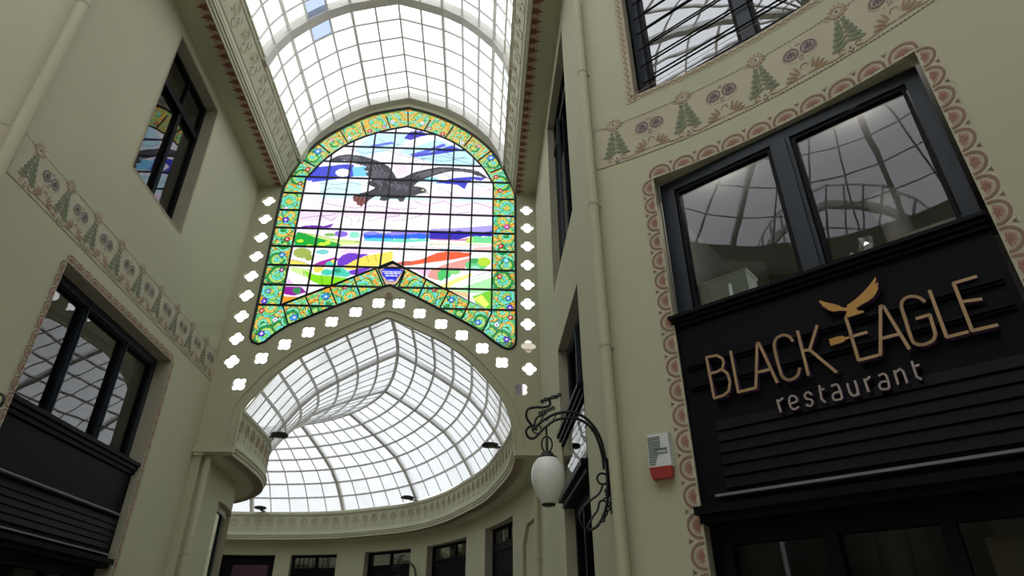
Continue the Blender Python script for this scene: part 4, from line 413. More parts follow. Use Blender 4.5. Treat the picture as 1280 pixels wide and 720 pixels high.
# walls of the bend behind the screen wall
RW = [(.292, .462), (.575, .750), (.805, .950), (1.030, 1.150), (1.192, 1.330)]
wall('wall_bend_outer', mapO, 0, 1.59, FL, .262, [(a, b, FL, .229, .022) for a, b in RW]+[(.085, .215, FL, .195, .006)], step=.03)
IW = (.11, .26, FL, .215, .014)
wall('wall_bend_inner', mapI, 0, .84, FL, .262, [IW], step=.03)
m = MB(); m.poly([(XL, 1.0, FL), (-.425, 1.0, FL), (-.425, 1.0, .262), (XL, 1.0, .262)]); m.poly([(-.46, .99, .2645), (-.40, .99, .2645), (-.40, 1.06, .2645), (-.46, 1.06, .2645)]); m.poly([(.09, .99, .2645), (.13, .99, .2645), (.13, 1.06, .2645), (.09, 1.06, .2645)]); m.poly([mapO(.085, FL, -.006), mapO(.15, FL, -.006), mapO(.15, .195, -.006), mapO(.085, .195, -.006)]); m.poly([mapO(.15, FL, -.006), mapO(.215, FL, -.006), mapO(.215, .195, -.006), mapO(.15, .195, -.006)])
# sloping upper corner that turns the blind recess into a chamfered panel
m.add([mapO(.215, .195, 0), mapO(.215, .165, 0), mapO(.185, .195, 0), mapO(.215, .195, -.006), mapO(.215, .165, -.006), mapO(.185, .195, -.006)], [(0, 1, 2), (1, 2, 5, 4)])
m.build('wall_recess', 'plaster', kind='structure', fixn=False)
quadobj('wall_far', [(-.95, 1.70, FL), (-.80, 1.33, FL), (-.80, 1.33, .55), (-.95, 1.85, .55)], 'plaster')

# cornices: profile (w from wall, z) swept along a wall
def sweep(name, pt, stations, prof, m, kind='structure', parent=None, caps=True):
    b = MB(); n = len(prof)
    for u in stations:
        for w, z in prof: b.v.append(pt(u, z, w))
    for i in range(len(stations)-1):
        for k in range(n-1): b.f.append((i*n+k, i*n+k+1, (i+1)*n+k+1, (i+1)*n+k)); b.m.append(0)
    if caps:
        for i in (0, len(stations)-1): b.f.append(tuple(i*n+k for k in range(n))); b.m.append(0)
    return b.build(name, m, kind=kind, fixn=False, parent=parent)
CP = [(0, .787), (.0445, .787), (.0445, .7915), (.047, .7925), (.047, .7965), (.0495, .7975), (.0495, .8015), (.0505, .8025), (.0515, .810), (.066, .848), (.0675, .8495), (.0675, .853), (.070, .854), (.070, .858), (.0, .880)]
CPR = [(w*.93, z) for w, z in CP]
ys = [Y0+(1.0-Y0)*i/8 for i in range(9)]
sweep('trim_1', mapL, ys, CP, 'cornice'); sweep('trim_2', mapR, ys, CPR, 'cornice')
for ang in (120, 240):
    r_ = rotz(ang); sweep('trim_9', lambda u, z, w: r_(mapL(u, z, w)), ys, CP, 'cornice'); sweep('trim_10', lambda u, z, w: r_(mapR(u, z, w)), ys, CPR, 'cornice')
sweep('trim_3', mapH, [i*6 for i in range(61)], CP, 'cornice', caps=False)
RP = [(0, .262), (SET, .262), (SET, .267), (SET+.002, .268), (SET+.002, .2715), (SET+.004, .2725), (SET+.004, .276), (SET+.001, .278), (SET, .282), (SET-.002, .322), (SET, .325), (SET+.002, .326), (SET+.002, .331), (SET-.001, .333), (SET-.003, .335), (0, .338)]
us = [i*1.59/110 for i in range(111)]
sweep('trim_4', mapO, us, RP, 'cornice')
RPI = [(w, z if z < .30 else z+.005) for w, z in RP]
sweep('trim_5', mapI, [i*.84/70 for i in range(71)], RPI, 'cornice')

# painted and raised ornaments -------------------------------------------------
S = Stencil(mapL); frieze(S, .476, 1.0, .499, .0560); S.build('trim_6')
DU = 180/PI/HR
S = Stencil(mapH, DU); frieze(S, 28.9/DU, 88/DU, 30.93/DU, 6.78/DU); S.build('trim_7')
S = Stencil(mapHL, DU); frieze(S, -88/DU, -28.5/DU, -30.4/DU, 6.78/DU); S.build('trim_8')
S = Stencil(mapH, DU); a, b = 33.96/DU, 54.75/DU
scallops(S, (a, FL, a, .3528), .0090, 1); scallops(S, (a-.004, .3528, b+.004, .3528), .0102, 1); scallops(S, (b, .3528, b, FL), .0090, 1)
a, b = 33.36/DU, 55.2/DU
zigzag(S, (a, .448, a, .74), .0095, 1); zigzag(S, (b, .4560, a-.004, .4560), .0075, 1)
S.build('trim_11')
S = Stencil(mapL)
scallops(S, (.592, FL, .592, .3575), .0080, 1); scallops(S, (.588, .3575, .861, .3575), .0080, 1); scallops(S, (.857, .3575, .857, FL), .0080, 1)
for q in ((.635, .525, .635, .7655), (.635, .7655, .781, .7655), (.781, .7655, .781, .525), (.781, .525, .635, .525)): zigzag(S, q, .0038, 1)
S.build('trim_12')
# maroon darts on the soffits of the passage cornice
m = MB(); mm = []
def darts(m, pt, u0, u1, st, w0, sg):
    u = u0
    while u < u1:
        P = lambda du, dw: pt(u+du, .787, w0-sg*dw)
        m.poly([tuple(np.array(P(a, b))-np.array([0, 0, .0003])) for a, b in ((-.0070, 0), (.0070, 0), (.0042, .0035), (.0058, .0070), (.0022, .0085), (0, .0170), (-.0022, .0085), (-.0058, .0070), (-.0042, .0035))], 0)
        u += st
def strip(m, pt, u0, u1, wa, wb, z, mi, n=10):
    for i in range(n):
        a, b = u0+(u1-u0)*i/n, u0+(u1-u0)*(i+1)/n
        m.poly([pt(a, z, wa), pt(b, z, wa), pt(b, z, wb), pt(a, z, wb)], mi)
for pt, w0 in ((mapL, .0425), (mapR, .0395)):
    strip(m, pt, .46, 1.0, w0+.001, w0-.0125, .7868, 1, 4); darts(m, pt, .465, 1.0, .0170, w0, 1)
m.build('trim_13', ['tri', 'pinkp'], kind='structure', fixn=False)
# radial stripes on the soffit of the bend's cornice
m = MB()
for mp_, L in ((mapO, 1.5), (mapI, .8)):
    u = .004
    while u < L:
        m.poly([mp_(u, .2614, SET-.002), mp_(u+.0045, .2614, SET-.002), mp_(u+.0032, .2614, SET-.019), mp_(u+.0013, .2614, SET-.019)]); u += .0090
m.build('trim_14', ['tri'], kind='structure', fixn=False)
# raised relief on the passage cornice: scrolls and leaves
def fasc(mp_, k):
    def f(u, t, w):   # t 0..1 up the leaning face
        ww, zz = .0515+.0145*t, .810+.038*t; return mp_(u, zz, (ww+w)*k)
    return f
m = MB()
for mp_, k in ((mapL, 1), (mapR, .93)):
    f = fasc(mp_, k); u = .50
    while u < .985:
        for cx, cy, r, a0, a1 in ((0, .68, .0085, -1, 4.4), (0, .68, .0045, 0, 6), (.014, .30, .0075, 2, 7.4), (.020, .62, .0050, 3, 8)):
            m.tube([f(u+cx+r*cos(a0+(a1-a0)*i/9), cy+r/.041*sin(a0+(a1-a0)*i/9), .0002) for i in range(10)], .0006, 4)
        for i in range(5):
            a = .3+i*.55; m.tube([f(u+.010*cos(a)*.6, .30+.14*sin(a), .0002), f(u+.014*cos(a)*.8, .30+.26*sin(a), .0002)], .0006, 4)
        u += .046
    for t in (.02, .97): m.tube([f(.46+i*.06, t, .0002) for i in range(10)], .0008, 4)
m.build('trim_15', 'relief', kind='structure')
# raised relief on the bend's cornice: ring over a fan, between upright bars
m = MB(); m2 = MB()
for mp_, L, dz in ((mapO, 1.5, 0), (mapI, .78, .004)):
    u = .012; f = lambda uu, z, w: mp_(uu, z+dz, SET-.0010+w)
    while u < L:
        m.tube([f(u+.0072*cos(a), .3060+.0080*sin(a), .0006) for a in [2*PI*i/12 for i in range(12)]], .0010, 5, closed=True)
        m.tube([f(u, .3015, .0004), f(u, .310, .0004)], .0011, 5)
        for a in (-1.0, -.5, 0, .5, 1.0): m2.tube([f(u, .286, .0003), f(u+.009*sin(a), .284+.0125*cos(a), .0003)], .0012, 4)
        for s_ in (-1, 1): m2.tube([f(u+s_*.0125, .284, .0002), f(u+s_*.0125, .302, .0002), f(u+s_*.0085, .3165, .0002), f(u, .3200, .0002)], .0011, 4)
        u += .0315 if mp_ is mapO else .030
m.build('trim_16', 'relief', kind='structure'); m2.build('trim_17', 'cornice', kind='structure')

# ---------------------------------------------------------------- the screen wall with pierced quatrefoils
ARCH = [(-.379, .265), (-.379, .335), (-.372, .350), (-.362, .364), (-.351, .381), (-.338, .397), (-.306, .427), (-.265, .4525), (-.218, .479), (-.187, .494), (-.1655, .506), (-.145, .4995), (-.114, .485), (-.067, .462), (-.027, .434), (.012, .393), (.038, .359), (.051, .327), (.057, .298), (.058, .265)]
def cr(P, n=4): return [(q[0], q[1]) for q in catmull(P, n)]
arch = [ARCH[0]]+cr(ARCH[1:11], 4)+cr(ARCH[10:19], 4)[1:]+[ARCH[19]]
SGO = [(-.392, .470), (-.392, .777), (-.390, .795), (-.382, .822), (-.371, .852), (-.358, .881), (-.335, .913), (-.307, .941), (-.251, .983), (-.210, .999), (-.1655, 1.011), (-.125, .999), (-.085, .981), (-.045, .955), (-.012, .927), (.015, .895), (.036, .853), (.050, .820), (.060, .790), (.0615, .777), (.0615, .470)]
sg_top = [SGO[0]]+cr(SGO[1:11], 3)+cr(SGO[10:20], 3)[1:]+[SGO[20]]
sg_bot = [(.0605, .460), (.056, .4525), (.048, .4495), (.038, .4530), (.020, .4655), (.002, .481), (-.037, .5045), (-.075, .525), (-.113, .546), (-.151, .5645), (-.1655, .5712), (-.178, .5675), (-.216, .546), (-.254, .527), (-.293, .5075), (-.332, .4865), (-.352, .470), (-.366, .4545), (-.376, .4500), (-.386, .4540), (-.3912, .462)]
SG = sg_top+sg_bot
top_edge = [(-.438, .83), (-.40, .83), (-.384, .862), (-.365, .899), (-.335, .935), (-.300, .972), (-.255, 1.000), (-.1655, 1.032)]
top = top_edge+[(-.331-x, z) for x, z in top_edge[-2::-1]]
outer = [(XL, .265)]+arch+[(XR, .265), (XR, .83)]+[p for p in top[::-1] if p[0] < XR-.001 and p[0] > XL+.001]+[(XL, .83)]
def quatre(cx, cz, r, rot):
    P = []
    for k in range(4):
        a = rot+k*PI/2; px, pz = cx+cos(a)*r*.50, cz+sin(a)*r*.50
        for i in range(7):
            b = a-1.46+2.92*i/6; P.append((px+cos(b)*r*.53, pz+sin(b)*r*.53))
    return P
HL = [(-.4145, .753), (-.4135, .711), (-.4135, .669), (-.414, .627), (-.4145, .585), (-.415, .545), (-.4155, .504), (-.415, .461), (-.414, .419)]
HB = [(-.394, .379), (-.367, .426), (-.333, .452), (-.297, .476), (-.26, .497), (-.221, .517), (-.183, .536)]
holes = [(x, z, 0) for x, z in HL]+[(x+.498, z-.004, 0) for x, z in HL]+[(x, z, PI/4) for x, z in HB]+[(-.331-x+.001, z, PI/4) for x, z in HB[1:]]+[(.069, .378, PI/4)]
cu = bpy.data.curves.new('screen', 'CURVE'); cu.dimensions = '2D'; cu.fill_mode = 'BOTH'; cu.extrude = .035
def spline(P):
    s_ = cu.splines.new('POLY'); s_.points.add(len(P)-1); s_.use_cyclic_u = True
    for i, (x, z) in enumerate(P): s_.points[i].co = (x*10, z*10, 0, 1)
spline(outer); spline([(x, z) for x, z in SG])
for x, z, r_ in holes: spline(quatre(x, z, .0128, r_))
tmp = bpy.data.objects.new('tmp', cu); col.objects.link(tmp)
me = bpy.data.meshes.new_from_object(tmp.evaluated_get(bpy.context.evaluated_depsgraph_get()))
bpy.data.objects.remove(tmp)
me.transform(Matrix.Translation((0, 10.035, EYE)) @ Matrix.Rotation(PI/2, 4, 'X'))
me.materials.clear(); me.materials.append(M['plaster']); ob = bpy.data.objects.new('wall_screen', me); col.objects.link(ob); tag(ob, kind='structure')
m = MB(); m.tube([(x, .9985, z) for x, z in arch], .0022, 6)
def offs(P, d):
    out = []
    for i, p in enumerate(P):
        a = np.array(P[max(0, i-1)]); b = np.array(P[min(len(P)-1, i+1)]); t = (b-a)/np.linalg.norm(b-a); out.append((p[0]-t[1]*d, p[1]+t[0]*d))
    return out
m.tube([(x, .9992, z) for x, z in offs(arch, .014)], .0013, 5)
m.build('trim_18', 'cornice', kind='structure')
m = MB()
for a, b in ((XL, -.379), (.058, XR)): m.box(lambda u, v, w: (u, w, v), a, b, .265, .2685, .992, 1.0); m.box(lambda u, v, w: (u, w, v), a, b, .2695, .2745, .9955, 1.0)
m.build('trim_19', 'cornice', kind='structure')
m = MB(); m.tube([(x, .9992, z) for x, z in [(-.1655+.006*cos(2*PI*i/14), .5490+.006*sin(2*PI*i/14)) for i in range(14)]], .0014, 5, closed=True)
m.tube([(x, .9992, z) for x, z in [(-.1655+.0028*cos(2*PI*i/10), .5490+.0028*sin(2*PI*i/10)) for i in range(10)]], .0012, 5, closed=True)
m.build('trim_20', 'pinkp', kind='structure')

# ---------------------------------------------------------------- the stained glass
X0, X1, Z0, Z1, RS = -.396, .066, .444, 1.016, .0012
nx = int((X1-X0)/RS)+1; nz = int((Z1-Z0)/RS)+1
GX, GZ = np.meshgrid(X0+np.arange(nx)*RS, Z0+np.arange(nz)*RS)
def inside(P):
    P = np.array(P); r = np.zeros(GX.shape, bool); j = len(P)-1
    x0, z0 = P.min(0); x1, z1 = P.max(0)
    ia = max(0, int((x0-X0)/RS)); ib = min(nx, int((x1-X0)/RS)+2); ja = max(0, int((z0-Z0)/RS)); jb = min(nz, int((z1-Z0)/RS)+2)
    if ia >= ib or ja >= jb: return r
    gx = GX[ja:jb, ia:ib]; gz = GZ[ja:jb, ia:ib]; q = np.zeros(gx.shape, bool)
    for i in range(len(P)):
        xi, zi = P[i]; xj, zj = P[j]
        if zi != zj: q ^= ((zi > gz) != (zj > gz)) & (gx < (xj-xi)*(gz-zi)/(zj-zi)+xi)
        j = i
    r[ja:jb, ia:ib] = q
    return r
def near(P, w):
    r = np.zeros(GX.shape, bool)
    for a, b in zip(P, P[1:]):
        a = np.array(a); b = np.array(b); d = b-a; L2 = float(d@d)+1e-12
        t = np.clip(((GX-a[0])*d[0]+(GZ-a[1])*d[1])/L2, 0, 1)
        r |= (GX-a[0]-t*d[0])**2+(GZ-a[1]-t*d[1])**2 < w*w
    return r
C = np.zeros((nz, nx, 3)); C[:] = lin((244, 242, 252))
ripple = .5+.5*np.sin(GX*160+3*np.sin(GZ*95))*np.sin(GZ*120+2*np.sin(GX*60))
C *= (1-.10*ripple)[..., None]
for kind, c, P in DATA['P']: C[inside([(x/10, z/10) for x, z in P])] = lin(c)
for L in DATA['L']:
    k = near([(x/10, z/10) for x, z in L], .0007); C[k] = C[k]*.42
for L in DATA['LL']:
    k = near([(x/10, z/10) for x, z in L], .0008); C[k] = lin((112, 110, 122))
# border band: scrolling foliage of green, turquoise and orange glass
INNER_ARC = [(-.352, .526), (-.352, .777), (-.352, .81), (-.322, .86), (-.277, .907), (-.22, .939), (-.1655, .957), (-.106, .938), (-.051, .906), (-.007, .857), (.018, .81), (.018, .777), (.018, .521)]
INB = [(.018, .521), (-.075, .570), (-.1655, .6215), (-.26, .572), (-.352, .526)]
inner_line = [INNER_ARC[0], INNER_ARC[1]]+cr(INNER_ARC[2:7], 4)+cr(INNER_ARC[6:11], 4)[1:]+[INNER_ARC[11]]
picture = inside(inner_line+INB)
whole = inside(SG)
B_ = whole & ~picture
sx = np.where(GX < -.1655, GX, -.331-GX)         # mirrored about the axis
C[B_] = lin((226, 160, 58)); C[B_ & (np.sin(sx*330+2*np.sin(GZ*210))*np.sin(GZ*300+sx*90) > .45)] = lin((236, 206, 110))
C[B_ & (np.sin(sx*240+2.2*np.sin(GZ*260+1))*np.sin(GZ*190-sx*120+.7) > .05)] = lin((112, 196, 112)); C[B_ & (np.sin(sx*200+2.5*np.sin(GZ*230+2))*np.sin(GZ*250+sx*140+2) > .45)] = lin((120, 220, 190))
C[B_ & (np.sin(sx*520+3*np.sin(GZ*300)) > .93)] *= .35
mid = [(-.372, .49+.0330*i) for i in range(9)]+[(-.3665, .815), (-.345, .868), (-.312, .905), (-.273, .935), (-.232, .962), (-.190, .978)]+[(-.350, .478), (-.325, .503), (-.296, .519), (-.266, .533), (-.238, .549), (-.210, .566), (-.372, .468)]
shades = [(46, 146, 70), (126, 222, 180), (236, 190, 84), (110, 206, 120), (110, 214, 206), (176, 214, 110)]
for i, (cx, cz) in enumerate(mid):
    s_ = 1 if i % 2 else -1; R_ = .0200 if i % 3 else .0225
    ox = .004*s_; dx_, dz_ = sx-cx-ox, GZ-cz; rr_ = np.hypot(dx_, dz_*.9); an_ = np.arctan2(dz_, dx_*s_)
    ph = rr_/.0046+an_/(2*PI)*1.0; k = np.floor(ph).astype(int)
    zone = B_ & (rr_ < R_*(.86+.14*np.sin(3*an_+i)))
    for q in range(6): C[zone & (((k+i) % 6) == q)] = lin(shades[q])
    C[zone & ((ph-np.floor(ph)) < .13)] = lin((24, 84, 60))
    C[zone & (np.abs(np.sin(an_*4.0)) < .09) & (rr_ > .006)] = lin((30, 90, 66))
    C[B_ & (np.abs(rr_-R_*(.86+.14*np.sin(3*an_+i))) < .0006)] = lin((60, 80, 40))
k = B_ & (GZ > .87) & (np.sin(sx*260+GZ*200) > .2); C[k] = C[k]*.5+np.array(lin((220, 180, 70)))*.5
for c, r_, (x, z) in DATA['F']:
    x /= 10; z /= 10; r = r_*.0082; d2 = (GX-x)**2+(GZ-z)**2; an = np.arctan2(GZ-z, GX-x)
    rr = r*(1+.18*np.cos(6*an)); C[B_ & (d2 < (rr*1.22)**2)] = lin((30, 60, 60)); C[B_ & (d2 < rr**2)] = lin(c)
    dark = sum(c) > 600; C[B_ & (d2 < (r*.40)**2)] = lin((40, 70, 150) if dark else (240, 220, 210))
pq = [(x/10, z/10) for x, z in DATA['plq']]; pq2 = [(x/10, z/10) for x, z in DATA['plq2']]
C[inside(pq)] = lin((196, 168, 140)); C[inside(pq2)] = lin((32, 44, 205))
for z, w in ((.6010, .0170), (.5965, .0145), (.5925, .0110)):
    k = (np.abs(GZ-z) < .0012) & (np.abs(GX+.1655) < w) & (np.sin(GX*1500+z*900) > -.75); C[k] = lin((225, 225, 250))
k = (np.abs(GZ-.5825) < .0014) & (np.abs(GX+.1655) < .0050) & (np.sin(GX*1900) > -.8); C[k] = lin((225, 230, 250))

C = np.clip(C*SGK, 0, 1)
sgw = empty('stained_glass_window', (-.165, 1.0, .449), 'large arched stained glass window with black eagle flying over a coloured landscape', 'stained glass window')
def glass_part(name, mask):
    cell = mask[:-1, :-1] & mask[1:, :-1] & mask[:-1, 1:] & mask[1:, 1:] | (mask[:-1, :-1] & whole[:-1, :-1]) 
    jj, ii = np.nonzero(cell); vid = -np.ones((nz, nx), int)
    q = np.stack([jj*nx+ii, jj*nx+ii+1, (jj+1)*nx+ii+1, (jj+1)*nx+ii], 1); used = np.unique(q); vid = -np.ones(nx*nz, int); vid[used] = np.arange(len(used))
    base = abs_loc(sgw); gx = GX.ravel()[used]*10-base.x; gz = GZ.ravel()[used]*10+EYE-base.z
    co = np.stack([gx, np.full_like(gx, 10.02-base.y), gz], 1)
    me = bpy.data.meshes.new(name); me.vertices.add(len(used)); me.vertices.foreach_set('co', co.ravel())
    n = len(q); me.loops.add(4*n); me.loops.foreach_set('vertex_index', vid[q].ravel()); me.polygons.add(n)
    me.polygons.foreach_set('loop_start', np.arange(n)*4); me.update(); me.validate()
    at = me.attributes.new('glass_colour', 'FLOAT_COLOR', 'POINT'); cc = np.ones((len(used), 4)); cc[:, :3] = C.reshape(-1, 3)[used]
    at.data.foreach_set('color', cc.ravel()); me.materials.append(M['sg'])
    o = bpy.data.objects.new(name, me); col.objects.link(o); o.parent = sgw; return o
plaque = inside(pq)
glass_part('picture_glass', picture & ~plaque)
tag(glass_part('border_glass', B_ & ~plaque), 'green and orange foliage border glass')
tag(glass_part('plaque_glass', plaque), 'blue five sided plaque')
yF = 1.0
def frame2(pts, w, d, mb, closed=False):
    P = list(pts)+([pts[0]] if closed else [])
    mb.beam([(x, yF+.0002, z) for x, z in P], d, w, side=lambda i: (0, 1, 0)) if False else mb.tube([(x, yF, z) for x, z in P], w/2, 6)
m = MB(); frame2(SG, .0048, .004, m, True); m.build('outer_frame', 'lead', sgw)
m = MB(); frame2(inner_line+INB, .0040, .004, m, True); m.build('inner_frame', 'lead', sgw)
m = MB(); frame2(pq, .0030, .003, m, True); m.build('plaque_frame', 'lead', sgw)
def clip(P, a, b, n=240):      # spans of the segment a-b that lie inside polygon P
    def ins(x, z):
        r = False; j = len(P)-1
        for i in range(len(P)):
            xi, zi = P[i]; xj, zj = P[j]
            if (zi > z) != (zj > z) and x < (xj-xi)*(z-zi)/(zj-zi)+xi: r = not r
            j = i
        return r
    out = []; st = None
    for i in range(n+1):
        t = i/n; x, z = a[0]+(b[0]-a[0])*t, a[1]+(b[1]-a[1])*t
        if ins(x, z):
            if st is None: st = (x, z)
            last = (x, z)
        elif st is not None: out.append((st, last)); st = None
    if st is not None: out.append((st, last))
    return out
pic = inner_line+INB
for k in range(1, 9):
    x = -.352+.04111*k
    for a, b in clip(pic, (x, .46), (x, 1.0)): MB().box(lambda u, v, w: (u, w, v), x-.0016, x+.0016, a[1], b[1], yF-.0006, yF+.0018).build('glazing_bar', 'lead', sgw)
for k in range(-1, 11):
    z = .526+.0412*k
    for a, b in clip(SG if 0 <= k < 8 else pic, (-.40, z), (.07, z)):
        if b[0]-a[0] > .01: MB().box(lambda u, v, w: (u, w, v), a[0], b[0], z-.0017, z+.0017, yF-.0006, yF+.0018).build('glazing_bar', 'lead', sgw)
for a, b in DATA['B']: MB().tube([(a[0]/10, yF+.0005, a[1]/10), (b[0]/10, yF+.0005, b[1]/10)], .0015, 6).build('glazing_bar', 'lead', sgw)

# ---------------------------------------------------------------- the glazed roofs
def resample(tab, n):
    P = [np.array(p, float) for p in catmull(tab, 12)]; L = [0]
    for a, b in zip(P, P[1:]): L.append(L[-1]+float(np.linalg.norm(b-a)))
    return [tuple(np.interp(L[-1]*i/n, L, [p[k] for p in P]) for k in (0, 1)) for i in range(n+1)]
PF = resample([(0, 0), (.088, .301), (.268, .568), (.546, .824), (1, 1)], 7)
PR = resample([(0, 0), (.07, .139), (.182, .339), (.332, .527), (.523, .679), (.743, .836), (1, 1)], 7)
def roof(root, stations, zb, zr, prof, bars, ribs_at, glassm, rib_w, long_w, cross_w, thick=(), blue=()):
    """stations: (outer xy, inner xy, ridge xy); builds glass, bars and ribs as parts of root"""
    n = len(prof)-1; G = []
    for o, i, r in stations:
        row = []
        for s_, h in prof: row.append((i[0]+(r[0]-i[0])*s_, i[1]+(r[1]-i[1])*s_, zb+(zr-zb)*h))
        for s_, h in prof[-2::-1]: row.append((o[0]+(r[0]-o[0])*s_, o[1]+(r[1]-o[1])*s_, zb+(zr-zb)*h))
        G.append(row)
    g = MB(); N = 2*n+1
    for row in G: g.v += row
    for a in range(len(G)-1):
        for b in range(N-1): g.f.append((a*N+b, a*N+b+1, (a+1)*N+b+1, (a+1)*N+b)); g.m.append(1 if (a, b) in blue else 0)
    g.build('glass', [glassm, 'roofblue'], root, fixn=False, toward=(stations[0][2][0], stations[0][2][1], zb-.2))
    for b in range(1, N-1):
        w = long_w*(1.5 if b in thick else 1)
        MB().beam([row[b] for row in G], w, w*.9, side=lambda i, b=b: (G[i][b][0]-G[i][n][0], G[i][b][1]-G[i][n][1], max(.02, G[i][b][2]-zb)) if b != n else (0, 0, 1)).build('glazing_bar', 'steel', root)
    for a in range(len(G)):
        if a in ribs_at: continue
        MB().beam(G[a], cross_w, cross_w, side=lambda i: (0, 0, 1)).build('cross_bar', 'steel', root)
    for a in ribs_at:
        c = np.mean([np.array(p) for p in G[a]], 0)
        MB().beam([tuple(np.array(p)+(np.array(p)-c)/np.linalg.norm(np.array(p)-c)*rib_w*.35) for p in G[a]], rib_w, rib_w*1.1, side=lambda i, a=a, c=c: (G[a][i][0]-c[0], G[a][i][1]-c[1], G[a][i][2]-zb+.05)).build('rib', 'ribm', root)
    return G
fr = empty('glass_roof', (-.165, .74, .85), 'pointed glass barrel roof over the passage in front of the stained glass window', 'glass roof')
st = [((.040, y), (-.370, y), (-.165, y)) for y in [.47+.005, .51, .55, .59, .63, .67, .71, .752, .793, .834, .875, .917, .958, .995]]
roof(fr, st, .853, 1.030, PF, None, (7, 13, 1), 'roofg', .017, .0034, .0030, thick=(2, 5, 9, 12), blue=((6, 3), (7, 3)))
rr_ = empty('glass_roof', (-.30, 1.45, .337), 'long curving glass roof with ribs seen through the lower arch', 'glass roof')
ribs = [((.058, 1.015), (-.381, 1.015), (-.163, 1.018)), ((.052, 1.215), (-.387, 1.185), (-.170, 1.213)), ((-.010, 1.445), (-.415, 1.275), (-.223, 1.430)), ((-.155, 1.705), (-.472, 1.362), (-.333, 1.600)), ((-.37, 1.860), (-.560, 1.417), (-.480, 1.700)), ((-.63, 1.890), (-.68, 1.437), (-.66, 1.740)), ((-.90, 1.825), (-.81, 1.415), (-.86, 1.680))]
lanes = [catmull([(r[k][0], r[k][1], 0) for r in ribs], 5) for k in range(3)]
st = [tuple((lanes[k][i][0], lanes[k][i][1]) for k in range(3)) for i in range(len(lanes[0]))]
GR = roof(rr_, st, .337, .530, PR, None, (5, 10, 15, 20, 25), 'roofg2', .0085, .0042, .0022, thick=(7,))
# the hub dome, seen only as a reflection
dm = empty('ceiling', (HC[0], HC[1], .855), kind='structure')
def dome(r, a): 
    R0 = .497; t = r*PI/2*.9; rad_ = R0*cos(t)/1; return (HC[0]+R0*(1-r)*sin(a), HC[1]+R0*(1-r)*cos(a), .856+.22*(1-(1-r)**1.7))
g = MB()
for i in range(32):
    for k in range(8):
        a, b = 2*PI*i/32, 2*PI*(i+1)/32; g.poly([dome(k/8, a), dome(k/8, b), dome((k+1)/8, b), dome((k+1)/8, a)])
g.build('glass', 'roofg', dm, fixn=False, toward=(HC[0], HC[1], 0))
for i in range(32): MB().beam([dome(k/8*.99, 2*PI*i/32) for k in range(9)], .012 if i % 4 == 0 else .004, .012 if i % 4 == 0 else .004).build('rib' if i % 4 == 0 else 'glazing_bar', 'steel', dm)
for k in range(1, 8): MB().tube([dome(k/8, 2*PI*i/32) for i in range(32)], .0022, 4, closed=True).build('ring_bar', 'steel', dm)
for nm, ang in (('east', 120), ('west', 240)):
    r_ = rotz(ang); o = empty('ceiling', r_((-.165, .74, .85)), kind='structure')
    st = [(r_((.040, y, 0))[:2], r_((-.370, y, 0))[:2], r_((-.165, y, 0))[:2]) for y in [.475, .58, .69, .80, .90, .995]]
    roof(o, st, .853, 1.030, PF, None, (1, 3), 'roofg', .017, .0045, .004)
    m = MB(); m.poly([r_((x, 1.0, z)) for x, z in [(-.438, .8), (-.40, .87)]+[(-.335, .94), (-.1655, 1.03), (.0, .94), (.07, .87), (.102, .8)]]); m.build('wall_'+nm+'_gable', 'plaster', kind='structure', fixn=False)

# ---------------------------------------------------------------- windows and shopfronts
def pane(mp, u0, u1, v0, v1, w, parent, m='win', nu=1, name='pane'):
    b = MB(); 
    for i in range(nu):
        a, c = u0+(u1-u0)*i/nu, u0+(u1-u0)*(i+1)/nu; b.poly([mp(a, v0, w), mp(c, v0, w), mp(c, v1, w), mp(a, v1, w)])
    return b.build(name, m, parent, fixn=False, toward=mp((u0+u1)/2, (v0+v1)/2, w+.05))
def rect_frame(mp, u0, u1, v0, v1, w0, w1, fu, fv, parent, m, name='frame', nu=1):
    b = MB(); fu = fu if isinstance(fu, tuple) else (fu, fu); fv = fv if isinstance(fv, tuple) else (fv, fv)
    b.box(mp, u0, u0+fu[0], v0, v1, w0, w1); b.box(mp, u1-fu[1], u1, v0, v1, w0, w1)
    b.box(mp, u0+fu[0], u1-fu[1], v0, v0+fv[0], w0, w1, nu=nu); b.box(mp, u0+fu[0], u1-fu[1], v1-fv[1], v1, w0, w1, nu=nu)
    return b.build(name, m, parent)
def room(name, mp, u0, u1, v0, v1, w0, w1, m='room'):
    P = [mp(u0, v0, w0), mp(u1, v0, w0), mp(u1, v0, w1), mp(u0, v0, w1), mp(u0, v1, w0), mp(u1, v1, w0), mp(u1, v1, w1), mp(u0, v1, w1)]
    return MB().add(P, [(0, 1, 2, 3), (4, 5, 6, 7), (2, 3, 7, 6), (1, 2, 6, 5), (3, 0, 4, 7)]).build(name, m, kind='structure', fixn=False)
UP = (0, 0, 1)

# left upper window (no. 1): four lights, transom at .70
def upper_window(n, mp, o, wf, transom, mull, wq=.0045):
    r = empty('window_%d' % n, mp((o[0]+o[1])/2, o[2], wf), kind='structure')
    rect_frame(mp, o[0], o[1], o[2], o[3], wf-.006, wf, .007, .007, r, 'black')
    MB().box(mp, o[0]+.007, o[1]-.007, transom-.005, transom+.005, wf-.005, wf+.003).build('transom', 'black', r)
    MB().box(mp, mull-.004, mull+.004, o[2]+.007, transom-.005, wf-.005, wf+.001).build('mullion', 'black', r)
    MB().box(mp, mull-.0025, mull+.0025, transom+.005, o[3]-.007, wf-.005, wf-.001).build('mullion', 'black', r)
    for a, b in ((o[0]+.007, mull-.004), (mull+.004, o[1]-.007)):
        pane(mp, a, b, o[2]+.007, transom-.005, wf-.004, r)
        pane(mp, a, b, transom+.005, o[3]-.007, wf-.004, r)
    return r
upper_window(1, mapL, UW, -.018, .700, .718)
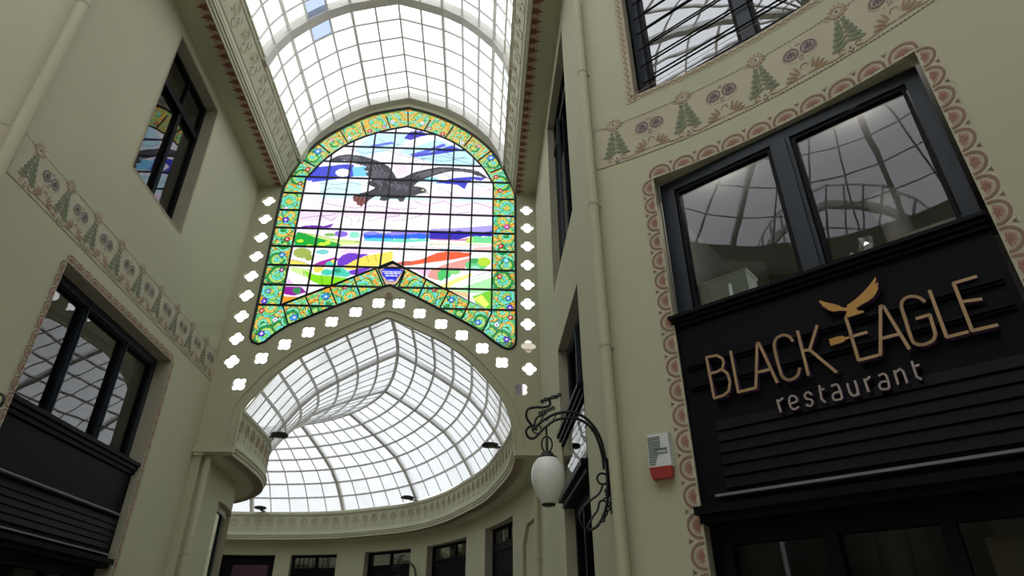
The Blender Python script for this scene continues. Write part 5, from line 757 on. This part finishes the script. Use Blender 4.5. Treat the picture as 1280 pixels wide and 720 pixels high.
room('wall_left_room', mapL, .60, .81, .50, .785, -.0245, -.17)
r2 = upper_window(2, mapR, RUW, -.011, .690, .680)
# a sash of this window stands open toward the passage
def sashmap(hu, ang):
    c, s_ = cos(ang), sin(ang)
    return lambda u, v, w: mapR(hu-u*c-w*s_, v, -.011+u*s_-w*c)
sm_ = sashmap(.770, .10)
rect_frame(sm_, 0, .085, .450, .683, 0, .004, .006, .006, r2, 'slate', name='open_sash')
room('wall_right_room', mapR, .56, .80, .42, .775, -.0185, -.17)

def shopfront(name, base_u, mp, o, top, win, wf, mulls, ledge, lines, boards, lite, corn, label, nu=1, fr=(.009, .009), gm='win'):
    """upper window over a panelled fascia, louvre boards, a cornice and shop glazing below"""
    u0, u1 = o; r = empty(name, mp(base_u, FL, wf), label, 'shopfront')
    rect_frame(mp, u0, u1, win, top, wf-.008, wf, fr, (.008, .010), r, 'slate', name='window_frame', nu=nu)
    prev = u0+fr[0]
    for a, b in list(mulls)+[(u1-fr[1], None)]:
        rect_frame(mp, prev+.0008, a-.0008, win+.0035, top-.0105, wf-.007, wf-.0015, .0026, .0028, r, 'black', name='sash', nu=nu)
        pane(mp, prev+.003, a-.003, win+.006, top-.013, wf-.005, r, m=gm)
        if b is None: break
        MB().box(mp, a, b, win+.004, top-.010, wf-.008, wf+.0008).box(mp, a+.003, b-.003, win+.004, top-.010, wf, wf+.0030).build('mullion', 'slate', r)
        prev = b
    # ledge: three stepped mouldings
    b = MB(); l0, l1 = ledge
    b.box(mp, u0, u1, l0, l0+(l1-l0)*.35, wf-.01, wf+.013, nu=nu); b.box(mp, u0, u1, l0+(l1-l0)*.35, l0+(l1-l0)*.7, wf-.01, wf+.0155, nu=nu); b.box(mp, u0-.001, u1+.001, l0+(l1-l0)*.7, l1, wf-.01, wf+.018, nu=nu); b.build('ledge', 'black', r)
    MB().box(mp, u0, u1, corn[1], l0, wf-.008, wf+.010, nu=nu).build('fascia_panel', 'black', r)
    for z in lines: MB().box(mp, u0+.006, u1-.004, z-.0016, z+.0010, wf+.0095, wf+.0135, nu=nu).box(mp, u0+.006, u1-.004, z-.0034, z-.0018, wf+.0095, wf+.0120, nu=nu).build('moulding', 'black', r)
    for z in boards:
        b = MB(); n = max(1, nu)
        for i in range(n):
            a, c = u0+.020+(u1-u0-.024)*i/n, u0+.020+(u1-u0-.024)*(i+1)/n
            b.hexa([mp(a, z, wf+.008), mp(c, z, wf+.008), mp(c, z, wf+.0122), mp(a, z, wf+.0122), mp(a, z+.0066, wf+.008), mp(c, z+.0066, wf+.008), mp(c, z+.0066, wf+.0108), mp(a, z+.0066, wf+.0108)])
        b.build('louvre_board', 'black', r)
    for z in lite: MB().box(mp, u0+.014, u1-.006, z-.0009, z+.0007, wf+.0095, wf+.0165, nu=nu).build('moulding', 'lite', r)['label'] = 'moulding edge coloured pale as if catching light'
    b = MB(); c0, c1 = corn
    b.box(mp, u0, u1, c0, c0+(c1-c0)*.5, wf-.008, wf+.014, nu=nu); b.box(mp, u0-.001, u1+.001, c0+(c1-c0)*.5, c1, wf-.008, wf+.019, nu=nu); b.build('cornice', 'black', r)
    rect_frame(mp, u0, u1, FL, c0, wf-.008, wf, fr, (.05, .012), r, 'black', name='shop_frame', nu=nu)
    q = u0+fr[0]; step = (u1-u0-fr[0]-fr[1])/3
    for i in range(3):
        pane(mp, q+i*step+.004, q+(i+1)*step-.004, FL+.05, c0-.012, wf-.005, r, m='winsoft', name='shop_pane')
        if i: MB().box(mp, q+i*step-.004, q+i*step+.004, FL+.05, c0-.012, wf-.008, wf).build('shop_mullion', 'black', r)
    return r
# left shopfront
shopfront('shopfront', .72, mapL, (.592, .857), .3575, .212, -.019, [(.672, .680), (.767, .775)], (.197, .212), [], [.135, .128, .121, .114, .107], [.1465, .1005], (.086, .096),
          'dark painted shopfront with three tall panes in the left passage wall')
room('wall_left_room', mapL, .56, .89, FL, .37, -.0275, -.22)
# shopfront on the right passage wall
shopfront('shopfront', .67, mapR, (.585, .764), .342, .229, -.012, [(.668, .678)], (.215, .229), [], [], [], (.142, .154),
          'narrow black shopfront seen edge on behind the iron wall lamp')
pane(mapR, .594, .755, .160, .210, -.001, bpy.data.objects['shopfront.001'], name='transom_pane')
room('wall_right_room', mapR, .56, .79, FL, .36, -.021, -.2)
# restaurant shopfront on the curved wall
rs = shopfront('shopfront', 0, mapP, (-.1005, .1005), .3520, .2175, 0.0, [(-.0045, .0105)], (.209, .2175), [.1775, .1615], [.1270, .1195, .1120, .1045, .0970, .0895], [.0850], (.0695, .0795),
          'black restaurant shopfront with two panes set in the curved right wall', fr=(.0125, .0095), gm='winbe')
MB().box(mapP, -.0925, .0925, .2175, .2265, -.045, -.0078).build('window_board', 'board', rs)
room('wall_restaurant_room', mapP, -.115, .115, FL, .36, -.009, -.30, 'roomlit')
MB().box(mapP, .044, .0985, -.04, .050, -.0135, -.0120).build('backing_sheet', 'brownpane', rs)['label'] = 'tan sheet behind the lower glass'  # flat tan sheet just behind the lower right glass
# dark columns inside the restaurant
for u in (-.03, .045):
    a = mapP(u, 0, -.16); t = empty('interior_column', (a[0], a[1], FL)); t.name = 'wall_column'; tag(t, kind='structure')
    MB().lathe((a[0], a[1]), [(.016, FL), (.016, FL+.02), (.012, FL+.03), (.012, .33), (.016, .345), (.018, .358)], 16).build('shaft', 'roomlit', t, smooth=True)

# upper right window (curved opening, flat frame), with security rods
o = empty('window_3', mapP(0, .456, 0), kind='structure')
def mapP2(u, v, w): return mapP(u, v, w-.002)
rect_frame(mapP2, -.1065, .1065, .4570, .735, -.008, 0, (.010, .009), .007, o, 'slate')
MB().box(mapP2, -.004, .008, .464, .728, -.008, .001).build('mullion', 'slate', o)
for a, b in ((-.0965, -.004), (.008, .0975)):
    rect_frame(mapP2, a+.0005, b-.0005, .4645, .7275, -.007, -.001, .0030, .0030, o, 'black', name='sash')
    pane(mapP2, a+.0035, b-.0035, .4675, .7245, -.005, o, m='winhi')
for k in range(11): MB().tube([mapP2(-.1010, .4790+.0235*k, .0030), mapP2(.1010, .4790+.0235*k, .0030)], .0009, 6).build('rod', 'black', o)
room('wall_upper_room', mapP2, -.12, .12, .44, .75, -.009, -.25)

# windows of the bend
n = 4
for k, (a, b) in enumerate(RW):
    ws = -.018; o = empty('window_%d' % n, mapO((a+b)/2, .12, ws), kind='structure'); n += 1
    rect_frame(mapO, a, b, FL, .229, ws-.004, ws, .006, (.03, .006), o, 'black', nu=4)
    mid = (a+b)/2-.002; tz = .196
    if k != 4:
        MB().box(mapO, mid-.003, mid+.003, tz, .223, ws-.004, ws+.001).build('mullion', 'black', o)
        MB().box(mapO, a+.006, b-.006, tz-.006 if k != 0 else .180, tz, ws-.004, ws+.002, nu=3).build('transom', 'black', o)
    if k == 3:
        for q in range(7): MB().tube([mapO(a+.03+q*.012, .125, ws+.002), mapO(a+.03+q*.012, .222, ws+.002)], .0010, 6).build('bar', 'black', o)
        MB().box(mapO, a+.03, b-.02, .150, .222, ws-.006, ws-.005, nu=2).build('panel', 'board', o)
    if k != 4:
        pane(mapO, a+.006, b-.006, tz, .223, ws-.003, o, m='winhi', nu=3)
        MB().box(mapO, a+.006, b-.006, .10, tz-.006, ws-.004, ws-.001, nu=3).build('panel', 'black', o)
        pane(mapO, a+.006, b-.006, FL+.03, .10, ws-.003, o, m='winsoft', nu=3)
    else:
        MB().box(mapO, a+.006, b-.006, .12, .223, ws-.005, ws-.002, nu=3).build('panel', 'black', o)
        MB().box(mapO, a+.02, b-.03, .13, .205, ws-.002, ws-.001, nu=2).build('poster', 'pinkish', o)
        pane(mapO, a+.006, b-.006, FL+.03, .12, ws-.003, o, m='winsoft', nu=3)
    m = MB(); N = 4
    for i in range(N):
        x, y = a-.01+(b-a+.02)*i/N, a-.01+(b-a+.02)*(i+1)/N
        for z0, z1, wa, wb in ((FL, .24, -.15, -.15),): m.poly([mapO(x, z0, wa), mapO(y, z0, wa), mapO(y, z1, wa), mapO(x, z1, wa)])
        for z in (FL, .24): m.poly([mapO(x, z, -.022), mapO(y, z, -.022), mapO(y, z, -.15), mapO(x, z, -.15)])
    for x in (a-.01, b+.01): m.poly([mapO(x, FL, -.022), mapO(x, .24, -.022), mapO(x, .24, -.15), mapO(x, FL, -.15)])
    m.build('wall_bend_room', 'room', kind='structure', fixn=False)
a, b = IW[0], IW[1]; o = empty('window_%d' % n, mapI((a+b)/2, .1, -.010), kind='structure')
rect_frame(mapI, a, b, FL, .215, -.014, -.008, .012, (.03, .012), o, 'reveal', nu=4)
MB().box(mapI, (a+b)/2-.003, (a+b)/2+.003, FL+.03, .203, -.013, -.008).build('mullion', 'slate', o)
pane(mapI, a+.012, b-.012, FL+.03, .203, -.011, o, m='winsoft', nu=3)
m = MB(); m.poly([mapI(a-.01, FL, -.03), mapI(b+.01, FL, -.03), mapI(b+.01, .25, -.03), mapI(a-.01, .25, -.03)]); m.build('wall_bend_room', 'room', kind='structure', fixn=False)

# ---------------------------------------------------------------- restaurant sign
WF, WB = .0152, .0101
def stroke3(b, mp, pts, hw):
    P = [np.array(p) for p in pts]
    for i, (p, q) in enumerate(zip(P, P[1:])):
        d = q-p; L = np.linalg.norm(d)
        if L < 1e-6: continue
        d /= L; n_ = np.array([-d[1], d[0]])*hw; e = d*hw*.35
        c = [p-e-n_, q+e-n_, q+e+n_, p-e+n_]; k = len(b.v)
        b.v += [mp(x, z, WF) for x, z in c]+[mp(x, z, WB) for x, z in c]
        b.f.append((k, k+1, k+2, k+3)); b.m.append(0); b.f.append((k+7, k+6, k+5, k+4)); b.m.append(1)
        for j in range(4): b.f.append((k+j, k+4+j, k+4+(j+1) % 4, k+(j+1) % 4)); b.m.append(1)
def poly3(b, mp, pts, w0, w1, m0=0, m1=1):
    k = len(b.v); N = len(pts); b.v += [mp(x, z, w1) for x, z in pts]+[mp(x, z, w0) for x, z in pts]
    b.f.append(tuple(range(k, k+N))); b.m.append(m0); b.f.append(tuple(range(k+2*N-1, k+N-1, -1))); b.m.append(m1)
    for j in range(N): b.f.append((k+j, k+N+j, k+N+(j+1) % N, k+(j+1) % N)); b.m.append(m1)
sg = empty('restaurant_sign', mapP(0, .130, .010), 'raised brass letters reading BLACK EAGLE restaurant on the black shopfront', 'sign')
for ch, st_ in DATA['let']:
    b = MB()
    for s_ in st_:
        pts = [(x/10, z/10) for x, z in s_]
        if ch in 'CG' and len(pts) > 5: k_ = len(pts) if ch == 'C' else 11; pts = [tuple(p) for p in catmull(pts[:k_], 3)]+pts[k_:]
        stroke3(b, mapP, pts, .00092)
    b.build('letter', ['gold', 'goldside'], sg, fixn=False)
for ch, st_ in DATA['sm']:
    b = MB()
    for s_ in st_:
        pts = [(x/10, z/10) for x, z in s_]
        if len(pts) > 3 and ch in 'esau': pts = [tuple(p) for p in catmull(pts, 2)]
        stroke3(b, mapP, pts, .00062)
    b.build('letter', ['silverletter', 'goldside'], sg, fixn=False)
b = MB(); poly3(b, mapP, [(x/10, z/10) for x, z in DATA['em']], WB, WF+.0005); poly3(b, mapP, [(x/10, z/10) for x, z in DATA['tail']], WB, WF+.0005)
b.build('eagle_emblem', ['goldem', 'goldside'], sg, fixn=False)['label'] = 'amber spread eagle emblem'

# things on the window board behind the glass
def onp(name, label, cat, u, z, w): return empty(name, mapP(u, z, w), label, cat)
ZB = .2265
for u_ in (-.055, .055):      # added fill lights above the panes, brightening the things on the window board
    ld = bpy.data.lights.new('window_fill_light', 'POINT'); ld.energy = 14; ld.shadow_soft_size = .03; ld.color = (1, .98, .93)
    lo = bpy.data.objects.new('window_fill_light', ld); col.objects.link(lo); lo.location = Wd(mapP(u_, .3445, -.0110))
t = onp('storage_crate', 'pale green plastic crate standing behind the left restaurant pane', 'crate', -.0685, ZB, -.02)
b = MB(); b.box(mapP, -.0905, -.0465, ZB, ZB+.0228, -.031, -.0105); b.build('body', 'box', t)
b = MB(); b.box(mapP, -.0915, -.0455, ZB+.0228, ZB+.0250, -.032, -.0098); b.build('rim', 'box', t)
MB().box(mapP, -.0915, -.0455, ZB, ZB+.002, -.032, -.0098).build('base', 'box', t)
for u in (-.0905, -.078, -.0475): MB().box(mapP, u-.0006, u+.0006, ZB+.002, ZB+.0228, -.0105, -.0099).build('rib', 'white', t)
t = onp('paper_cup', 'small white paper cup behind the left restaurant pane near the mullion', 'cup', -.0275, ZB, -.012)
a = mapP(-.0275, 0, -.012); MB().lathe(a[:2], [(.0021, ZB), (.0028, ZB+.0058), (.0030, ZB+.0060), (.0026, ZB+.0061)], 14).build('body', 'white', t, smooth=True)
t = onp('foil_package', 'crumpled shiny silver foil package behind the right restaurant pane', 'package', .0345, ZB, -.013)
bm = bmesh.new(); bmesh.ops.create_icosphere(bm, subdivisions=2, radius=1)
rnd = random.Random(3)
b = MB(); b.v = []
for v in bm.verts:
    k = 1+rnd.uniform(-.30, .28); p = v.co*k; b.v.append(mapP(.0345+p.x*.0050, ZB+.0085+max(-.0085, p.z*.0095+p.x*.002), -.013+p.y*.0045))
for f in bm.faces: b.f.append(tuple(v.index for v in f.verts)); b.m.append(0)
bm.free(); b.build('crumpled_foil', 'foil', t)
t = onp('trinket', 'little pale figurine beside the silver foil package', 'figurine', .0255, ZB, -.011)
a = mapP(.0255, 0, -.011); MB().lathe(a[:2], [(.0016, ZB), (.0012, ZB+.002), (.0018, ZB+.004), (.0010, ZB+.0055), (.0016, ZB+.0068), (.0006, ZB+.0082)], 10).build('body', 'board', t, smooth=True)
t = onp('board_stack', 'flat stack of pale grey boards behind the right restaurant pane', 'boards', .073, ZB, -.02)
for k in range(4): MB().box(mapP, .0525+.0008*(k % 2), .0925-.0006*k, ZB+.0022*k, ZB+.0022*(k+1)-.0002, -.032+.001*(k % 3), -.0095-.0006*(k % 2)).build('board', 'board', t)

# ---------------------------------------------------------------- fire alarm sounder
sa = empty('fire_alarm_sounder', mapH(31.75, .1005, 0), 'white wall sounder with red base beside the restaurant shopfront border', 'alarm')
def mapS(u, v, w): return mapH(31.75+u*DU, v, w)
b = MB(); b.hexa([mapS(-.0085, .1075, 0), mapS(.0085, .1075, 0), mapS(.0080, .1075, .0065), mapS(-.0080, .1075, .0065), mapS(-.0085, .1310, 0), mapS(.0085, .1310, 0), mapS(.0075, .1305, .0055), mapS(-.0075, .1305, .0055)]); b.build('housing', 'white', sa)
b = MB(); b.hexa([mapS(-.0070, .1000, 0), mapS(.0070, .1000, 0), mapS(.0066, .1000, .0060), mapS(-.0066, .1000, .0060), mapS(-.0080, .1074, 0), mapS(.0080, .1074, 0), mapS(.0078, .1074, .0072), mapS(-.0078, .1074, .0072)]); b.build('red_base', 'redplastic', sa)
b = MB()
for k in range(13): 
    z = .1090+k*.00155; w_ = .0065-(z-.1075)*.0425; r_ = .0015 if k > 6 else .0000-.0010*(6-k)*.5
    b.box(mapS, -.0072, r_, z, z+.0007, w_, w_+.0004)
b.build('grille', 'grille', sa)
b = MB(); b.box(mapS, -.0030, .0060, .1165, .1170, .0062, .0067); b.box(mapS, -.0030, .0060, .1195, .1200, .0060, .0065); b.box(mapS, -.0030, -.0026, .1165, .1200, .0061, .0066); b.box(mapS, .0056, .0060, .1165, .1200, .0061, .0066); b.box(mapS, .0005, .0050, .1188, .1192, .0061, .0066)
b.build('label_plate', 'grille', sa)

# ---------------------------------------------------------------- downpipes
def pipe(c, z0, z1, r, clamps, label, wallpt):
    t = empty('downpipe', (c[0], c[1], z0), label, 'pipe')
    MB().lathe(c, [(r, z0+(z1-z0)*i/12) for i in range(13)], 20).build('pipe', 'plaster', t, smooth=True)
    for z in clamps:
        b = MB(); b.lathe(c, [(r*1.06, z-.0015), (r*1.10, z), (r*1.06, z+.0015)], 20)
        b.tube([(c[0], c[1], z), (wallpt[0], wallpt[1], z)], .0012, 6); b.build('clamp', 'reveal', t)
    return t
pipe((.0962, .4432), FL, .787, .0043, (.2035, .3395, .505), 'cream painted downpipe between the curved restaurant wall and the right passage wall', (.1035, .4470))
pipe((-.4325, .4610), FL, .787, .0055, (.35, .60), 'cream painted downpipe at the near end of the left passage wall', (-.4395, .4700))
pipe((-.4165, 1.006), FL, .262, .0052, (.12,), 'thin cream downpipe under the left end of the screen wall', (-.426, 1.006))
pipe((.0965, 1.058), FL, .262, .0045, (.12,), 'thin cream downpipe under the right end of the screen wall', (.103, 1.058))

# ---------------------------------------------------------------- wrought iron wall lamps
def wall_lamp(P, d, dz, label, k=1.0, flip=1):
    """P: wall point (x, y); d: direction out of the wall; drawn in (a = out of the wall, h = height)"""
    def q(a, h, s_=0): return (P[0]+d[0]*a*k-d[1]*s_, P[1]+d[1]*a*k+d[0]*s_, dz+h)
    t = empty('wall_lamp', q(0, .120), label, 'lamp', 'wrought iron lamps of the arcade')
    def tb(b, pts, r, s_=0, sm=True):
        pts = [(a, h, 0) for a, h in pts]; pts = catmull(pts, 4) if sm and len(pts) > 2 else pts
        b.tube([q(a, h, s_) for a, h, _ in pts], r*k, 6)
    def circ(b, a, h, r, w=.0007): b.tube([q(a+r*cos(2*PI*i/12), h+r*sin(2*PI*i/12)) for i in range(12)], w*k, 5, closed=True)
    b = MB()
    tb(b, [(.026, .083), (.021, .0765), (.014, .078), (.008, .086), (.004, .098), (.003, .113), (.003, .125), (.006, .144), (.014, .158), (.026, .165), (.040, .1640), (.051, .1580), (.060, .1500)], .0012)
    tb(b, [(.005, .120), (.006, .134), (.011, .150), (.020, .1585), (.030, .1605), (.041, .1585), (.050, .1520), (.058, .1440), (.063, .1445), (.0645, .1500), (.0600, .1535), (.0560, .1500)], .0011)
    for i in range(9):
        f = i/8; a0 = .010+.040*f; tb(b, [(a0, .1540+.0095*math.sin(PI*min(1, f*1.2)/1.6)), (a0+.003, .1500+.0085*math.sin(PI*min(1, f*1.2)/1.6))], .0005, sm=False)
    b.build('arm', 'iron', t)
    b = MB(); tb(b, [(.0585, .1520), (.0640, .1600), (.0630, .1670), (.0560, .1690), (.0500, .1690), (.0450, .1710), (.0455, .1750)], .0011)
    tb(b, [(.0585, .1530), (.0560, .1600), (.0510, .1625), (.0480, .1640)], .0009)
    circ(b, .0560, .1510, .0035); b.build('scroll', 'iron', t)
    b = MB()
    for i in range(6): circ(b, .0510-.0028*i, .1740+.0010*i+(.0006 if i % 2 else 0), .0012)
    tb(b, [(.0515, .1740), (.0365, .1790)], .0005, sm=False); b.build('bead_ornament', 'iron', t); b = MB()
    for i in range(5): circ(b, .0530-.0026*i, .1640+.0011*i, .0011)
    b.build('bead_ornament', 'iron', t)
    b = MB(); tb(b, [(.021, .077), (.016, .0850), (.012, .0900), (.010, .0960), (.006, .0970)], .0009); circ(b, .0065, .1130, .0042, .0009)
    for a, h in ((.006, .0880), (.004, .0910), (.0035, .0945), (.0055, .0975), (.0035, .1010), (.0075, .0860), (.0085, .0830), (.0040, .1040)): circ(b, a, h, .0013)
    tb(b, [(.026, .083), (.024, .0900), (.018, .0960), (.010, .1020), (.007, .1080)], .0009)
    b.build('lower_scroll', 'iron', t)
    MB().box(lambda u, v, w: q(w, v, u), -.004, .004, .088, .128, 0, .0022).build('wall_plate', 'iron', t)
    g = q(.0485, .112); cz = lambda h: dz+h
    b = MB(); 
    for r_, ph in ((.0042, 0), (.0042, PI/2)): b.tube([(g[0]+r_*k*cos(2*PI*i/16)*cos(ph), g[1]+r_*k*cos(2*PI*i/16)*sin(ph), cz(.1390+.0062*sin(2*PI*i/16))) for i in range(16)], .0007*k, 6, closed=True)
    b.tube([(g[0], g[1], cz(.1285)), (g[0], g[1], cz(.1530))], .0009*k, 6); b.build('hanger', 'iron', t)
    MB().lathe(g[:2], [(r*k, cz(h)) for r, h in ((.0078, .1277), (.0074, .1290), (.0050, .1305), (.0048, .1320), (.0025, .1335))], 24).build('cap', 'iron', t, smooth=True)
    MB().lathe(g[:2], [(r*k, cz(h)) for r, h in ((.0048, .0937), (.0062, .0955), (.0084, .0990), (.0106, .1040), (.0121, .1090), (.0127, .1140), (.0123, .1190), (.0108, .1235), (.0085, .1268), (.0070, .1285))], 28).build('globe', 'opal', t, smooth=True)
    MB().lathe(g[:2], [(r*k, cz(h)) for r, h in ((.0030, .0922), (.0050, .0928), (.0052, .0940), (.0046, .0946))], 20).build('bottom_cap', 'iron', t, smooth=True)
    return t
wall_lamp((.102, .488), (-1, 0), 0.0, 'wrought iron wall lamp with white globe on the right passage wall')
wall_lamp((-.438, .497), (1, 0), .008, 'wrought iron wall lamp cut off at the left edge of the photo')
p = mapO(.7775, .1, 0); p2 = mapO(.7775, .1, .01); dd = np.array([p2[0]-p[0], p2[1]-p[1]]); dd /= np.linalg.norm(dd); c_, s_ = cos(-.55), sin(-.55); dd = np.array([dd[0]*c_-dd[1]*s_, dd[0]*s_+dd[1]*c_])
wall_lamp((p[0], p[1]), (float(dd[0]), float(dd[1])), .030, 'small distant wall lamp between the windows of the bend')

# ---------------------------------------------------------------- floodlights on the bend's cornice
def flood(mp_, u, z, label):
    p = mp_(u, z, SET-.012); q = mp_(u, z, SET+.03); d = np.array([q[0]-p[0], q[1]-p[1]]); d /= np.linalg.norm(d); e = np.array([-d[1], d[0]])
    t = empty('floodlight', (p[0], p[1], z), label, 'floodlight', 'floodlights on the ledge below the curving glass roof')
    f = lambda u_, v_, w_: (p[0]+d[0]*w_+e[0]*u_, p[1]+d[1]*w_+e[1]*u_, z+v_)
    b = MB(); prof = [(-.012, .0035), (-.010, .0085), (-.002, .0115), (.010, .0125), (.018, .0105), (.022, .0060), (.023, .0020)]
    rings = [[f(r*1.35*cos(2*PI*k/18), .0050+r*.36*sin(2*PI*k/18), w*.9+.024) for k in range(18)] for w, r in prof]
    b.v = [x for r in rings for x in r]
    for i in range(len(rings)-1):
        for k in range(18): b.f.append((i*18+k, i*18+(k+1) % 18, (i+1)*18+(k+1) % 18, (i+1)*18+k)); b.m.append(0)
    b.f.append(tuple(range(18))[::-1]); b.f.append(tuple(range((len(rings)-1)*18, len(rings)*18))); b.m += [0, 0]
    b.build('casing', 'lamp_dark', t, smooth=True)
    MB().box(f, -.004, .004, 0, .003, -.008, .020).build('bracket', 'lamp_dark', t)
flood(mapI, .172, .341, 'dark floodlight on the left inner ledge at the corner pier')
flood(mapO, .215, .337, 'dark floodlight nearest the right end of the curved ledge')
flood(mapO, .765, .337, 'dark floodlight on the middle of the curved ledge')
flood(mapO, 1.235, .337, 'dark floodlight farthest left on the curved ledge')

# ---------------------------------------------------------------- neighbouring house seen through the pierced holes
nb = empty('neighbouring_building', (.7, 3.2, FL), 'pinkish rendered house glimpsed through the right hand pierced holes', 'building')
bx = lambda u, v, w: (u, w, v)
MB().box(bx, .085, .50, FL, 1.34, 3.0, 3.5).build('wall', 'outer', nb)
MB().box(bx, .075, .52, 1.34, 1.375, 2.97, 3.53).build('roof_edge', 'reveal', nb)
for i in range(2):
    for j in range(3):
        u = .13+i*.19; z = .30+j*.35; w_ = MB().box(bx, u, u+.09, z, z+.17, 2.985, 3.0).build('window', 'white', nb); MB().box(bx, u+.008, u+.082, z+.008, z+.162, 2.98, 2.985).build('pane', 'room', w_)

# ---------------------------------------------------------------- sky and daylight
w = bpy.data.worlds.new('overcast'); bpy.context.scene.world = w; w.use_nodes = True; nt = w.node_tree; bg = nt.nodes['Background']
tc = nt.nodes.new('ShaderNodeTexCoord'); no = nt.nodes.new('ShaderNodeTexNoise'); no.inputs['Scale'].default_value = 2.0; no.inputs['Detail'].default_value = 5
cr_ = nt.nodes.new('ShaderNodeValToRGB'); cr_.color_ramp.elements[0].position = .35; cr_.color_ramp.elements[0].color = (.86, .90, .97, 1); cr_.color_ramp.elements[1].position = .65; cr_.color_ramp.elements[1].color = (1, .995, .985, 1)
nt.links.new(tc.outputs['Generated'], no.inputs['Vector']); nt.links.new(no.outputs['Fac'], cr_.inputs['Fac']); nt.links.new(cr_.outputs['Color'], bg.inputs['Color'])
bg.inputs['Strength'].default_value = SKY

# ---------------------------------------------------------------- camera
cam = bpy.data.cameras.new('camera'); cam.sensor_width = 36; cam.lens = 36*792/1280; cam.clip_start = .05; cam.clip_end = 500
co = bpy.data.objects.new('camera', cam); col.objects.link(co)
Rt, Upv, Fw = Vector((0.99859657, -0.05287441, -0.00303209)), Vector((-0.02356725, -0.49490713, 0.86862622)), Vector((0.0474287, 0.86733571, 0.49545867))
mw = Matrix((( Rt.x, Upv.x, -Fw.x), (Rt.y, Upv.y, -Fw.y), (Rt.z, Upv.z, -Fw.z))).to_4x4(); mw.translation = (0, 0, EYE); co.matrix_world = mw
sc = bpy.context.scene; sc.camera = co
sc.view_settings.view_transform = 'Standard'; sc.view_settings.look = 'None'; sc.view_settings.exposure = 0; sc.view_settings.gamma = 1; sc.view_settings.use_curve_mapping = False
sc.cycles.use_denoising = True; sc.cycles.max_bounces = 10; sc.cycles.diffuse_bounces = 6; sc.cycles.glossy_bounces = 5; sc.cycles.transparent_max_bounces = 24
sc.cycles.sample_clamp_indirect = 6; sc.cycles.caustics_reflective = False; sc.cycles.caustics_refractive = False
